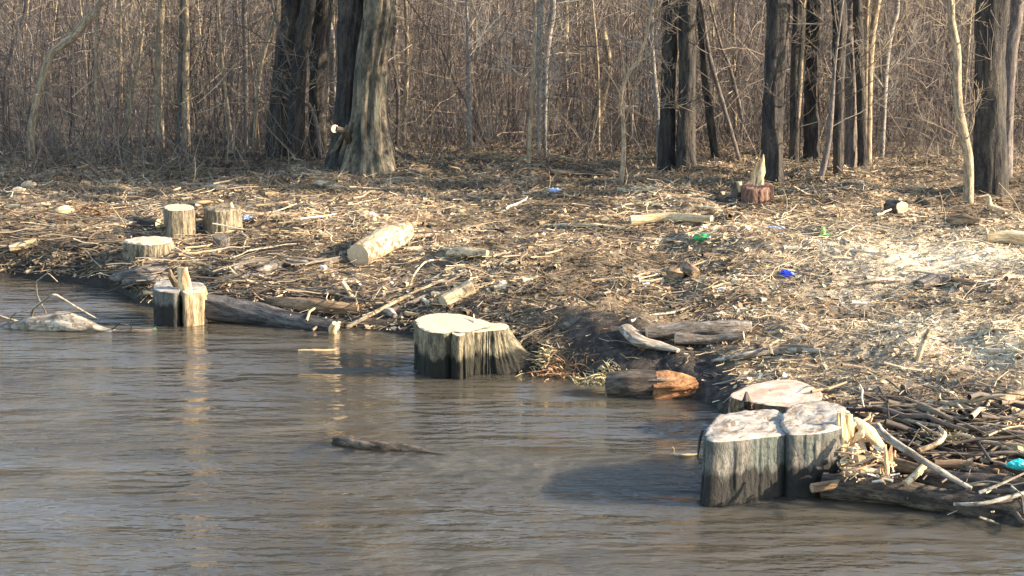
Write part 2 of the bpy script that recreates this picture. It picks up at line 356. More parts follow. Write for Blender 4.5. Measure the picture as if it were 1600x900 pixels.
mb.add(np.vstack([top_, top_-[0, 0, 2.0]]), q=np.vstack([q_, q_[:, ::-1]+o_, [(b_, a, a+o_, b_+o_) for a, b_ in per]]), col=np.vstack([cl_, cl_]))
wt = mb.build('river_water', water_mat()); wt['kind'] = 'structure'

# ------------------------------------------------------------------ trees
def branch_set(base, dirs, L, r, levels, rng, n=6, up=.25, kids=(5, 4), droop=0.0):
    """recursive polylines -> lists of (n,3) and (n,)"""
    Ps, Rs = [], []
    def grow(p, d, L, r, lv):
        pts = [p]; dd = d/np.linalg.norm(d)
        for s in range(n-1):
            dd = dd+rng.normal(0, .13, 3)+np.array([0, 0, up*.3]); dd /= np.linalg.norm(dd); pts.append(pts[-1]+dd*L/(n-1))
        pts = np.array(pts); Ps.append(pts); Rs.append(np.linspace(r, max(r*.25, .0025), n))
        if lv > 0:
            for _ in range(kids[len(kids)-lv] if lv <= len(kids) else 3):
                t = rng.uniform(.25, .95); i = int(t*(n-1)); q = pts[i]
                side = rng.normal(0, 1, 3); side -= side.dot(dd)*dd; side /= np.linalg.norm(side)
                grow(q, dd*.75+side*.8, L*rng.uniform(.3, .55), max(r*(1-t*.6)*.5, .003), lv-1)
    for b, d, l, rr in zip(base, dirs, L, r): grow(np.array(b, float), np.array(d, float), l, rr, levels)
    return np.array(Ps), np.array(Rs)
def make_tree(name, label, cat, path, rad, mat, height=14, group=None, nb=18, btop=4.5, bl=(1.2, 3), seed=0, k=14, amp=.12, fine=.10, low=4, levels=2, roots=None, extra=None, colr=None):
    """path: world points up the seen part; continues upward out of the picture to its full height"""
    rng = np.random.default_rng(seed+100); path = [np.array(p, float) for p in path]
    top = path[-1]; d = (path[-1]-path[-2]); d /= np.linalg.norm(d); d = d*.5+np.array([0, 0, .8]); d /= np.linalg.norm(d)
    rest = height-top[2]; P = path+[top+d*rest*.35+rng.normal(0, .15, 3)*[1, 1, 0], top+d*rest*.7+rng.normal(0, .3, 3)*[1, 1, 0], top+d*rest]
    rr = list(rad)+[rad[-1]*.8, rad[-1]*.5, rad[-1]*.12]
    root = empty(name, path[0], label, cat, group)
    m1 = MB(); tube(m1, P, rr, k=k, n=40, amp=amp, fine=fine, seed=seed)
    tr = m1.build('trunk', mat, root)
    PP = catmull(P, 40); base, dirs, L, rs = [], [], [], []; RR = np.interp(np.linspace(0, 1, 40), np.linspace(0, 1, len(rr)), rr)
    for q in range(nb+low):
        z = rng.uniform(btop, height*.97) if q < nb else rng.uniform(path[0][2]+.8, btop)
        i = int(np.argmin(abs(PP[:, 2]-z))); a = rng.uniform(0, 2*math.pi); fr = (1-z/height)
        base.append(PP[i]); dirs.append((math.cos(a), math.sin(a), rng.uniform(.2, .9)))
        if q < nb: L.append(rng.uniform(*bl)*(.4+fr)); rs.append(min(RR[i]*.6, .012+.03*L[-1]*.6))
        else: L.append(rng.uniform(.5, 1.4)); rs.append(min(RR[i]*.5, .010))
    Bp, Br = branch_set(base, dirs, L, rs, levels, rng)
    if extra:
        for (e, er) in extra: Bp = np.concatenate([Bp, catmull(e, 6)[None]]); Br = np.concatenate([Br, np.linspace(er, er*.4, 6)[None]])
    m2 = MB(); c = np.array(colr or (.2, .16, .12)); bulk(m2, Bp, Br, 4, c[None]*rng.uniform(.7, 1.3, (len(Bp), 1)))
    m2.build('crown', M['twig'], root)
    if roots:
        for n_, (pts, r0) in enumerate(roots):
            m3 = MB(); tube(m3, pts, r0, k=10, amp=.15, fine=.12, seed=seed+n_); m3.build('root', mat, root)
    adopt(root); return root
def TP(pxs, base_px, D=None):
    """trunk path: base on the ground at the first pixel, others in the upright plane through it"""
    b = G(*base_px); b[2] = float(H(b[0], b[1]))-.15; y = b[1] if D is None else D
    return [b]+[at_y(a, c, y) for a, c in pxs], y
def wid(px, y): return px/FPX*y/math.cos(PITCH)*.5*.99

# (label, base px, path px, widths px at each incl. base, material, group)
BIG = 'large trunks along the edge of the wood'
trees = [
 ('dark wide trunk standing just before the big buttressed tree, leaning slightly away', (434, 250), [(436, 170), (448, 60), (456, 0)], (44, 34, 34, 36), 'trunk', None),
 ('black slim trunk close beside the leaning dark trunk', (462, 252), [(464, 150), (474, 50), (482, 0)], (30, 26, 26, 24), 'trunk', None),
 ('dim grey trunk set back behind the big buttressed tree', (496, 245), [(497, 150), (500, 60), (502, 0)], (32, 28, 30, 34), 'trunk', None),
 ('straight dark trunk, the one with the lit edge, of the close pair', (1041, 272), [(1043, 180), (1046, 80), (1048, 0)], (30, 25, 25, 26), 'trunk', None),
 ('straight black trunk, rear partner of the close pair', (1071, 268), [(1072, 180), (1074, 80), (1075, 0)], (35, 29, 27, 26), 'trunk', None),
 ('tall black trunk with mossy lit edge rising behind the shattered stump', (1207, 288), [(1208, 190), (1212, 90), (1216, 0)], (36, 33, 36, 37), 'trunk', None),
 ('dark reddish trunk just behind the tall black mossy trunk', (1242, 254), [(1243, 150), (1245, 60), (1247, 0)], (19, 18, 18, 19), 'trunk', None),
 ('dim thick trunk between the mossy black trunk and the forked brown one', (1268, 252), [(1268, 150), (1268, 60), (1268, 0)], (27, 25, 25, 25), 'trunk', None),
 ('black slender trunk behind the leaning grey stick in the brush', (1309, 275), [(1310, 170), (1311, 80), (1310, 0)], (17, 18, 20, 23), 'trunk', None),
 ('brown trunk with sunlit bark right beside the black slender trunk', (1330, 268), [(1330, 160), (1326, 80), (1328, 0)], (20, 20, 22, 22), 'sapgrey', None),
 ('narrow dark trunk beside the two pale crossing stems', (1349, 268), [(1346, 160), (1342, 80), (1340, 0)], (17, 15, 15, 16), 'trunk', None),
 ('massive black trunk behind the crooked pale sapling', (1546, 293), [(1546, 180), (1547, 80), (1552, 0)], (62, 50, 48, 50), 'trunk', None),
 ('brown trunk leaning out beside the massive black trunk', (1570, 272), [(1574, 180), (1580, 80), (1590, 0)], (28, 22, 20, 20), 'sapgrey', None),
 ('short dark leaning trunk deep in brush beyond the black pair', (1120, 250), [(1112, 200), (1102, 130), (1096, 60)], (14, 13, 11, 9), 'trunk', None),
]
for n_, (lab, b, pth, w, mt, D) in enumerate(trees):
    if D:
        bb = at_y(b[0], 200, D); z = float(H(bb[0], D)); base = np.array([bb[0], D, z-.15]); y = D; path = [base]+[at_y(a, c, y) for a, c in pth if at_y(a, c, y)[2] > z+.3]
        w = (w[0],)+tuple(w[len(w)-len(path)+1:])
    else: path, y = TP(pth, b)
    make_tree('tall_tree', lab, 'tree', path, [wid(a*.93, y) for a in w], M[mt], height=random.uniform(10, 13), group=BIG, seed=n_*3+1, nb=16, colr=(.14, .115, .09), k=22, amp=.10, fine=.16)

# the big buttressed double tree
pth, y = TP([(550, 190), (548, 90), (552, 0)], (536, 261))
ex = [([at_y(540, 215, y-.4), at_y(530, 204, y-.5), at_y(524, 200, y-.55)], .05)]
root = empty('buttressed_tree', G(560, 262), 'huge twin-stemmed tree with flaring roots and sunlit edge at clearing edge', 'tree', None)
m1 = MB(); tube(m1, [pth[0], at_y(540, 210, y), at_y(547, 120, y), at_y(548, 50, y), at_y(551, 0, y), at_y(552, -300, y), at_y(540, -900, y)], [wid(62, y), wid(36, y), wid(36, y), wid(42, y), wid(44, y), wid(40, y), wid(8, y)], k=40, n=60, amp=.10, fine=.20, seed=4); m1.build('dark_stem', M['trunk'], root)
y2 = y-.35
m1 = MB(); tube(m1, [np.array([at_y(577, 266, y2)[0], y2, float(H(at_y(577, 266, y2)[0], y2))-.12]), at_y(576, 225, y2), at_y(577, 170, y2), at_y(580, 100, y2), at_y(588, 40, y2), at_y(592, 0, y2), at_y(606, -300, y2), at_y(640, -900, y2)], [wid(84, y2), wid(60, y2), wid(50, y2), wid(46, y2), wid(46, y2), wid(48, y2), wid(40, y2), wid(8, y2)], k=64, n=90, amp=.10, fine=.24, seed=6); m1.build('lit_stem', M['bigtrunk'], root)
for q, (a, b_, c, r0) in enumerate([((505, 262), (522, 240), (545, 195), .06), ((530, 266), (538, 240), (550, 190), .07), ((553, 268), (556, 240), (562, 190), .07), ((575, 270), (572, 240), (572, 190), .06), ((622, 268), (606, 240), (598, 185), .08), ((598, 272), (590, 245), (586, 195), .07)]):
    g = G(*a); m1 = MB(); tube(m1, [g-[0, 0, .08], at_y(b_[0], b_[1], g[1]*.45+y2*.55), at_y(c[0], c[1], y2-.05)], [r0*.25, r0*1.15, r0*.6], k=14, n=20, amp=.15, fine=.25, seed=q); m1.build('root', M['bigtrunk'], root)
m1 = MB(); tube(m1, [at_y(546, 222, y2), at_y(536, 205, y2-.35), at_y(524, 201, y2-.5)], [.055, .05, .045], k=12, amp=.1, seed=3); cb = m1.build('cut_branch', M['dark'], root)
m1 = MB(); e = at_y(524, 201, y2-.51); th = np.linspace(0, 2*math.pi, 14, endpoint=False)
ring = np.stack([e[0]-.03+.01*np.cos(th), e[1]-.01+.07*np.cos(th), e[2]+.065*np.sin(th)], -1); ring[:, 0] = e[0]-.01+.055*np.cos(th)
disc(m1, ring, .01, 2, out=np.array([0, -1, 0])); m1.build('cut_face', M['cut'], cb)
rng = np.random.default_rng(5); base, dirs, L, rs = [], [], [], []
for q in range(46):
    z = rng.uniform(5, 15); a = rng.uniform(0, 6.28); xx = at_y(570, -50-(z-5)*50, y)[0]
    base.append((xx, y-.2, z)); dirs.append((math.cos(a), math.sin(a), .5)); L.append(rng.uniform(1.5, 4)); rs.append(.05)
Bp, Br = branch_set(base, dirs, L, rs, 2, rng); m2 = MB(); bulk(m2, Bp, Br, 4, np.tile((.14, .115, .09), (len(Bp), 1))); m2.build('crown', M['twig'], root)
adopt(root)

# hand-placed saplings
SG = 'saplings picked out by the sun'
saps = [
 ('crooked sunlit sapling bending sharply halfway, alone near the far bank', (48, 248), [(50, 195), (63, 135), (80, 85), (112, 60), (132, 35), (156, 0)], (11, 9, 9, 9, 11, 9, 7), 'sap', [[(63, 125), (75, 170), (80, 205)], [(62, 140), (80, 113), (105, 108)], [(113, 60), (115, 120), (118, 160), (135, 215)], [(55, 225), (75, 195), (85, 180)]]),
 ('thin curved grey sapling beside the frame edge, before the crooked sunlit one', (4, 175), [(8, 125), (22, 65), (40, 10)], (4, 4, 4, 4), 'sapgrey', []),
 ('straight tan sapling with a raised fork at head height', (250, 234), [(249, 180), (248, 110), (250, 50), (252, 0)], (13, 11, 10, 8, 8), 'sap', [[(249, 90), (262, 50), (275, 30), (290, 10)], [(249, 80), (236, 60), (250, 20), (262, 0)]]),
 ('pinkish tan sapling, thicker of the pair with the slim grey stem', (291, 236), [(290, 150), (291, 60), (290, 0)], (11, 9, 8, 8), 'sap', [[(291, 120), (303, 180), (304, 205)], [(296, 110), (305, 95), (310, 80)]]),
 ('slim grey stem touching the pinkish tan sapling', (275, 236), [(280, 160), (283, 70), (284, 0)], (6, 6, 6, 5), 'sapgrey', []),
 ('leaning tan sapling rooted between the crooked and the forked saplings', (190, 235), [(200, 180), (212, 120), (222, 60)], (9, 7, 5, 3), 'sap', [[(198, 190), (170, 175), (140, 185)]]),
 ('pale stem hanging down in front of the far brush above the bank', (384, 235), [(384, 150), (383, 60), (383, 0)], (5, 5, 6, 7), 'sapgrey', []),
 ('thin pale sapling with knobbly bends before the leaning dark trunk', (395, 245), [(400, 170), (410, 95), (430, 20)], (4, 4, 4, 4), 'sap', []),
 ('whitish peeling stem between the dark trunks and the buttressed tree', (521, 190), [(520, 130), (518, 60), (512, 0)], (8, 8, 9, 8), 'birch', []),
 ('bent grey twig sapling leaning before the buttressed tree', (502, 252), [(495, 200), (484, 165), (470, 145)], (5, 5, 4, 3), 'sapgrey', []),
 ('slender yellowish sapling close behind the buttressed tree, with hooked branch', (629, 228), [(633, 170), (636, 90), (634, 10)], (5, 5, 5, 4), 'sap', [[(635, 155), (650, 168), (640, 200), (633, 226)]]),
 ('grey slanting sapling crossing just behind the yellowish slender one', (620, 225), [(622, 150), (614, 85), (618, 20)], (4, 5, 5, 5), 'sapgrey', []),
 ('long straight tan sapling in the middle of the open brush', (826, 256), [(829, 190), (834, 100), (835, 0)], (6, 5, 5, 4), 'sap', []),
 ('white barked stem, thicker one of the two birches in mid brush', (842, 255), [(843, 150), (843, 60), (846, 0)], (4, 5, 8, 8), 'birch', []),
 ('white barked stem leaning away, thinner one of two birches', (852, 250), [(852, 130), (857, 60), (864, 0)], (4, 6, 8, 7), 'birch', []),
 ('pale mottled stem seen low behind mid brush under dense twigs', (733, 240), [(733, 190), (732, 110), (730, 40)], (6, 6, 5, 3), 'birch', []),
 ('spiky multi-branched sapling on the clearing edge before the close dark pair', (967, 290), [(974, 250), (974, 190), (971, 145), (985, 110), (1005, 75)], (7, 6, 5, 5, 4, 3), 'sap', [[(972, 145), (995, 125), (1015, 95)], [(972, 150), (950, 115), (940, 100)], [(974, 200), (985, 160), (990, 140)]]),
 ('pale thin sapling standing touching the lit trunk of the close pair', (1030, 262), [(1028, 180), (1020, 90), (1019, 0)], (5, 6, 5, 5), 'birch', [[(1020, 75), (1034, 50), (1036, 35)]]),
 ('slanted pale sapling between the close pair and mossy black trunk', (1160, 255), [(1135, 180), (1112, 100), (1102, 45)], (4, 5, 5, 4), 'sapgrey', [[(1130, 165), (1110, 110), (1105, 80)]]),
 ('steeply slanting grey sapling nearer the mossy black trunk', (1165, 225), [(1155, 165), (1140, 105), (1122, 55)], (4, 5, 4, 3), 'sapgrey', [[(1145, 130), (1170, 110), (1200, 80)]]),
 ('lit tan stem right of the mossy black trunk with hooked foot', (1240, 254), [(1247, 180), (1252, 100), (1256, 0)], (6, 6, 6, 6), 'sap', []),
 ('gently leaning grey stick-like sapling with broken tip in front of black trunks', (1278, 284), [(1294, 225), (1300, 160), (1306, 86)], (8, 7, 6, 3), 'sapgrey', [[(1297, 190), (1280, 190), (1250, 198)]]),
 ('tan stem, outer of the two pale crossing stems', (1357, 260), [(1358, 180), (1360, 90), (1372, 0)], (8, 7, 8, 8), 'sap', []),
 ('tan stem, inner of the two pale crossing stems', (1352, 260), [(1352, 170), (1354, 80), (1356, 0)], (6, 6, 6, 6), 'sap', []),
 ('speckled whitish stem leaning outward near the crossing stems', (1378, 250), [(1384, 110), (1392, 50), (1402, 0)], (5, 7, 7, 6), 'birch', []),
 ('smooth pale crooked sapling standing alone in sun before the massive trunk', (1514, 322), [(1513, 250), (1502, 195), (1496, 150), (1495, 80), (1487, 0)], (12, 12, 12, 11, 10, 8), 'sap', [[(1486, 122), (1466, 100), (1416, 90)], [(1480, 58), (1455, 75), (1432, 93)], [(1502, 165), (1530, 155)]]),
]
for n_, (lab, b, pth, w, mt, ext) in enumerate(saps):
    if b[1] < 226:
        D = float(G(b[0], max(b[1], 226))[1]); bb = at_y(b[0], b[1], D); z = float(H(bb[0], D)); path = [np.array([bb[0], D, z-.1])]+[at_y(a, c, D) for a, c in pth if at_y(a, c, D)[2] > z+.2]; y = D; w = (w[0],)+tuple(w[len(w)-len(path)+1:])
    else: path, y = TP(pth, b)
    make_tree('sapling', lab, 'sapling', path, [wid(a*1.25+.6, y) for a in w], M[mt], height=random.uniform(6.5, 9), group=SG, seed=n_+300, nb=12, btop=3.6, bl=(.6, 1.8), low=9, k=9, amp=.12, fine=.05, extra=[(np.array([at_y(a, c, y) for a, c in e]), .012) for e in ext], colr={'sap': (.28, .22, .15), 'sapgrey': (.19, .16, .13), 'birch': (.3, .27, .23)}[mt])

# broken snag
root = empty('broken_snag', (0, 0, 0), 'broken snag with splintered pale top standing in brush before the close dark pair', 'dead tree')
D = 36; m1 = MB(); bb = at_y(925, 250, D); tube(m1, [(bb[0], D, .7), at_y(930, 220, D), at_y(938, 165, D), at_y(951, 110, D), at_y(947, 70, D), at_y(944, 42, D)], [.13, .10, .09, .06, .07, .03], k=14, n=30, amp=.2, fine=.2, seed=8); m1.build('trunk', M['sap'], root)
m1 = MB(); tube(m1, [at_y(946, 62, D-.05), at_y(944, 38, D-.05)], [.05, .01], k=6, amp=.2); m1.build('splinter', M['split'], root)

# repeated thin saplings: six models, copied
protos = []
for q in range(7):
    rng = np.random.default_rng(q+40); h = (5, 6.5, 8, 7, 9, 11, 13)[q]; r0 = (.014, .018, .03, .022, .034, .06, .08)[q]
    pts = [(0, 0, -.1)]; x = np.zeros(2); ln = rng.normal(0, .05, 2)
    for s in range(1, 6): ln = ln+rng.normal(0, .035, 2); x = x+ln*h/5; pts.append((x[0], x[1], h*s/5))
    t = bpy.data.objects.new('thin_sapling', None); SC.collection.objects.link(t)
    m1 = MB(); tube(m1, pts, [r0, r0*.85, r0*.7, r0*.5, r0*.35, .004], k=6, n=20, amp=.15, seed=q); m1.build('trunk', M['sapgrey' if q % 2 else 'sap'], t)
    base, dirs, L, rs = [], [], [], []; PP = catmull(pts, 40)
    for b in range(20 if q < 5 else 34):
        i = int(rng.uniform(5, 38)); a = rng.uniform(0, 6.28); base.append(PP[i]); dirs.append((math.cos(a), math.sin(a), rng.uniform(.3, 1.6))); L.append(rng.uniform(.4, 1.5)*(1 if q < 5 else 1.5)); rs.append(.006+.004*(q > 4))
    Bp, Br = branch_set(base, dirs, L, rs, 1, rng, kids=(4,)); m2 = MB(); cc = np.array((.22, .175, .13) if q % 2 else (.28, .22, .16)); bulk(m2, Bp, Br, 3, cc[None]*rng.uniform(.6, 1.3, (len(Bp), 1))); m2.build('crown', M['twig'], t)
    protos.append(t)
marks = [(-99, 'beyond the far shore'), (-5.2, 'behind the crooked sapling'), (-3.8, 'around the leaning dark trunks'), (-1.6, 'beyond the buttressed tree'), (.8, 'around the broken snag'), (3.2, 'behind the close dark pair'), (4.8, 'beside the mossy black trunk'), (7, 'around the massive black trunk')]
rng = np.random.default_rng(99); used = set(); cnt = 0; tries = 0
while cnt < 230 and tries < 4000:
    tries += 1
    y = 34.0+rng.random()**1.3*26; hw = y*.262*1.08+1.2; x = rng.uniform(-hw, hw); 
    if cnt > 170: x = rng.uniform(-26, 26); y = rng.uniform(34, 60)
    q = int(rng.choice(7, p=[.27, .25, .18, .17, .10, .02, .01])); p = protos[q]
    mk = [m for a, m in marks if x*36/y >= a][-1]; far = 'near the edge of' if y < 38 else 'midway into' if y < 47 else 'deep in'
    if q not in used: o = p; used.add(q); kids = None
    else:
        o = p.copy(); SC.collection.objects.link(o)
        for ch in p.children: c = ch.copy(); SC.collection.objects.link(c); c.parent = o
    o.location = (x, y, float(H(x, y))-.03); o.rotation_euler = (rng.normal(0, .05), rng.normal(0, .06), rng.uniform(0, 6.28)); s = rng.uniform(.75, 1.15); o.scale = (s, s, s)
    kind = ('spindly bare', 'slim grey bare', 'straight tan bare', 'twiggy grey bare', 'tall tan bare', 'tall grey twiggy', 'tall stout tan')[q]
    tag(o, f'{"small" if s < .88 else "large" if s > 1.02 else "middling"} {kind} sapling {far} the wood {mk}', 'sapling', f'{kind} saplings in the wood')
    cnt += 1

for q, p in enumerate(protos):
    if q not in used:
        for ch in list(p.children): bpy.data.objects.remove(ch)
        bpy.data.objects.remove(p)
# thicket mass: stems and twigs nobody could count
rng = np.random.default_rng(3); mb = MB()
N = 6500
y = 34.2+rng.random(N)**1.1*46; x = rng.uniform(-1, 1, N)*(y*.30+4); z0 = H(x, y)
h = rng.uniform(1.2, 4.4, N)*np.where(rng.random(N) < .35, .5, 1); t = np.linspace(0, 1, 6)
lean = rng.normal(0, .15, (N, 2)); bend = rng.normal(0, .12, (N, 2))
P = np.zeros((N, 6, 3)); wob = rng.normal(0, .022, (N, 6, 2)); 
P[:, :, :2] = np.stack([x, y], -1)[:, None]+lean[:, None]*(t*1)[None, :, None]*h[:, None, None]+bend[:, None]*(t**2)[None, :, None]*h[:, None, None]+wob*h[:, None, None]*.5
P[:, :, 2] = z0[:, None]-.05+t[None]*h[:, None]
r0 = rng.uniform(.006, .016, N)*np.where(rng.random(N) < .08, 1.9, 1)
pal = np.array([(.165, .13, .105), (.125, .10, .087), (.09, .075, .068), (.145, .115, .10), (.29, .235, .175)])
C = pal[rng.integers(0, 5, N)]*rng.uniform(.7, 1.2, (N, 1))
bulk(mb, P, r0[:, None]*np.linspace(1, .35, 6)[None], 3, C)
K = 7; ti = rng.integers(1, 6, (N, K)); b = P[np.arange(N)[:, None], ti].reshape(-1, 3); L = (rng.uniform(.2, .9, (N, K))).reshape(-1)
d = rng.normal(0, 1, (N*K, 3)); d[:, 2] = rng.uniform(-.3, 1.6, N*K); d /= np.linalg.norm(d, axis=1)[:, None]
T = np.linspace(0, 1, 3); Q = b[:, None]+d[:, None]*(T[None, :, None]*L[:, None, None])+rng.normal(0, .05, (N*K, 3, 3))*T[None, :, None]*L[:, None, None]*2
bulk(mb, Q, np.tile([.005, .004, .002], (N*K, 1)), 3, np.repeat(C, K, 0))
N3 = 900; y = 32.8+rng.random(N3)*9; x = rng.uniform(-1, 1, N3)*(y*.28+2); z0 = H(x, y)+rng.uniform(.1, 3.6, N3); d = rng.normal(0, 1, (N3, 3)); d[:, 2] *= .55; d /= np.linalg.norm(d, axis=1)[:, None]; L = rng.uniform(.6, 2.8, N3)
P = np.stack([x, y, z0], -1)[:, None]+d[:, None]*(np.linspace(-.5, .5, 6)[None, :, None]*L[:, None, None])+rng.normal(0, .02, (N3, 6, 3))*L[:, None, None]; P[:, :, 2] -= (np.linspace(-1, 1, 6)**2*.12)[None]*L[:, None]
bulk(mb, P, rng.uniform(.005, .012, N3)[:, None]*np.linspace(1, .4, 6)[None], 4, np.array([(.34, .27, .19), (.24, .18, .13), (.15, .115, .09)])[rng.integers(0, 3, N3)])
# low brush and dead stalks at the foot
N2 = 9000; y = 32.9+rng.random(N2)**1.6*30; x = rng.uniform(-1, 1, N2)*(y*.29+3); z0 = H(x, y); hh = rng.uniform(.2, 1.3, N2)
d = rng.normal(0, .5, (N2, 3)); d[:, 2] = 1; P = np.stack([x, y, z0], -1)[:, None]+(d*hh[:, None])[:, None]*t[None, :3, None]*2.2+rng.normal(0, .05, (N2, 3, 3))
bulk(mb, P, np.tile([.006, .005, .003], (N2, 1)), 3, pal[rng.integers(0, 5, N2)]*rng.uniform(.7, 1.2, (N2, 1)))
th_o = mb.build('woodland_undergrowth', M['twig'], smooth=False); th_o['kind'] = 'stuff'
tag(th_o, 'dense brown mass of bare brush and twigs filling the wood', 'undergrowth')

# ------------------------------------------------------------------ ground litter (stuff)
HOL_SHADE = [G(420, 415)[:2], G(330, 420)[:2], G(790, 515)[:2], G(860, 530)[:2], G(905, 430)[:2], G(1290, 628)[:2], G(60, 395)[:2], G(120, 262)[:2], G(480, 385)[:2], G(1010, 535)[:2]]  # dark spots in the litter colour: mud and painted shade of hollows
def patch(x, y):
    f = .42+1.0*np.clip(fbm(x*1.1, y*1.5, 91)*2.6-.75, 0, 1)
    for hx, hy in HOL_SHADE: f = f*(1-.5*np.exp(-(((x-hx)/.9)**2+((y-hy)/.6)**2)))
    return f*np.interp(y, [29.5, 31.5], [1, .7])  # litter darkens toward the wood: brushy shade put into its colour
def scatter(n, rng, x0=-10.5, x1=10.5, y1=35.5):
    x = rng.uniform(x0, x1, n*3); s = rng.random(n*3)**1.05*18; y = shore_y(x)+s+.05
    dens = .30+.75*np.clip(fbm(x*.8, y*.8, 55)*2-.35, 0, 1)
    mud = (s < 1.3+.5*(x > 2.5))*(x > .6); dens = dens*np.where(mud, .16, 1)
    k = (rng.random(n*3) < dens)*(y < y1); return x[k][:n], y[k][:n]
rng = np.random.default_rng(21)
# leaves: bent flakes
x, y = scatter(46000, rng); n = len(x); z = H(x, y)
L = rng.uniform(.014, .05, n); Wd = L*rng.uniform(.35, .9, n); a = rng.uniform(0, 6.28, n); ti = rng.normal(0, .45, (n, 2))
u = np.stack([np.cos(a), np.sin(a), ti[:, 0]], -1); w = np.stack([-np.sin(a), np.cos(a), ti[:, 1]], -1); c = np.stack([x, y, z+rng.uniform(.004, .03, n)], -1)
up = np.array([0, 0, 1.])*(rng.uniform(-.3, .35, n)*L)[:, None]
V = np.stack([c-u*L[:, None], c-w*Wd[:, None]+up, c+u*L[:, None], c+w*Wd[:, None]-up*.3], 1).reshape(-1, 3)
pal = np.array([(.42, .30, .18), (.33, .22, .13), (.52, .40, .25), (.24, .17, .11), (.60, .49, .33), (.42, .26, .15), (.34, .26, .18)])
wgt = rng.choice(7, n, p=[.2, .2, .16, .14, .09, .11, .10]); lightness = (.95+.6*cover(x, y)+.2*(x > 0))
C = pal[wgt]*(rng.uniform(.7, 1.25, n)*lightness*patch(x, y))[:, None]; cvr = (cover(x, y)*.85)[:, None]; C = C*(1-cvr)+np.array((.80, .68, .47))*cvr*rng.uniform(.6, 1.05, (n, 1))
mb = MB(); mb.add(V, q=np.arange(n*4).reshape(-1, 4), col=np.repeat(np.clip(C, 0, .75), 4, 0)); o = mb.build('leaf_litter', M['leaf'], smooth=False); o['kind'] = 'stuff'; tag(o, 'brown dead leaves and flakes covering the cleared bank', 'leaf litter')
# wood chips and short bits
def sticks(n, Lr, rr, pal, p, lift, rng, name, label, nseg=2, tilt=.12, k=3, y1=34.5, bias=None, x0=-10.5, x1=10.5):
    x, y = scatter(n, rng, y1=y1, x0=x0, x1=x1)
    if bias is not None: kk = rng.random(len(x)) < bias(x, y); x, y = x[kk], y[kk]
    n = len(x); L = rng.uniform(*Lr, n)*rng.uniform(.5, 1, n); a = rng.normal(0, .75, n)+np.where(rng.random(n) < .3, 1.4, 0)
    t = np.linspace(-.5, .5, nseg); px = x[:, None]+np.cos(a)[:, None]*t*L[:, None]+rng.normal(0, .06, (n, nseg))*L[:, None]; py = y[:, None]+np.sin(a)[:, None]*t*L[:, None]+rng.normal(0, .06, (n, nseg))*L[:, None]
    r = rng.uniform(*rr, n); pz = H(px, py)*.35+H(x, y)[:, None]*.65+r[:, None]*.6+rng.uniform(0, lift, n)[:, None]+rng.normal(0, tilt, n)[:, None]*t*L[:, None]
    pz = np.maximum(pz, .02)
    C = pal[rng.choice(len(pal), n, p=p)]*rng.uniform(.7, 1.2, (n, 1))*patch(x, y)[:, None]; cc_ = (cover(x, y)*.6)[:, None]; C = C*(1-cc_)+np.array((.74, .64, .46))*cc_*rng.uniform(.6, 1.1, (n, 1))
    m = MB(); bulk(m, np.stack([px, py, pz], -1), r[:, None]*np.linspace(1, .6, nseg)[None], k, C, caps=(k == 3)); o = m.build(name, M['litter'], smooth=False); o['kind'] = 'stuff'; tag(o, label, 'wood debris')
wp = np.array([(.76, .62, .40), (.60, .45, .26), (.42, .30, .17), (.28, .20, .13), (.19, .14, .10), (.66, .57, .42)])
sticks(24000, (.03, .14), (.003, .012), wp, [.16, .22, .24, .17, .11, .10], .03, rng, 'wood_chips', 'pale wood chips and splinters strewn over the cleared bank')
sticks(56000, (.05, .22), (.0016, .0042), np.array([(.66, .53, .31), (.54, .41, .22), (.42, .31, .18), (.30, .21, .13), (.5, .33, .18)]), [.17, .23, .25, .20, .15], .045, rng, 'straw_litter', 'matted straw and dead grass lying over the cleared bank', 3, .25)
sticks(6500, (.12, .38), (.003, .008), wp, [.12, .2, .24, .22, .17, .05], .06, rng, 'twig_litter', 'thin broken twigs strewn over the cleared bank', 4, .18)
sticks(6000, (.2, .8), (.002, .006), wp, [.14, .24, .25, .2, .12, .05], .09, rng, 'fine_brush_litter', 'fine broken brush matted over the cleared bank', 5, .2)
sticks(700, (.35, 1.1), (.007, .02), wp, [.10, .2, .25, .23, .18, .04], .10, rng, 'brushwood_debris', 'tangled small branches left lying on the cleared bank', 5, .13, 6, bias=lambda x, y: np.where(x < 0, 1, .38))
sticks(900, (.08, .30), (.015, .040), wp, [.2, .25, .25, .15, .10, .05], .02, rng, 'wood_offcuts', 'short chunks of cut wood among the litter', 2, .1, 7, bias=lambda x, y: np.where(x < 1, 1, .4))
rng = np.random.default_rng(71); n = 16000; y = 28.6+rng.random(n)**.8*7.5; x = rng.uniform(-10.5, 10.5, n); k_ = rng.random(n) < np.clip(fbm(x*.7, y*.7, 33)*2.2-.35, .1, 1)*np.interp(y, [28.6, 31], [.15, 1]); x, y = x[k_], y[k_]; n = len(x)
d = rng.normal(0, .6, (n, 3)); d[:, 2] = rng.uniform(.5, 1, n); t = np.array([0, .5, 1]); P = np.stack([x, y, H(x, y)], -1)[:, None]+d[:, None]*t[None, :, None]*rng.uniform(.05, .22, n)[:, None, None]
mb = MB(); bulk(mb, P, np.tile([.007, .005, .002], (n, 1)), 3, np.array([(.26, .20, .14), (.19, .15, .11), (.33, .27, .18), (.15, .12, .10)])[rng.integers(0, 4, n)]); o = mb.build('dead_grass', M['litter'], smooth=False); o['kind'] = 'stuff'; tag(o, 'short dead grass and stalks at the foot of the wood', 'grass')
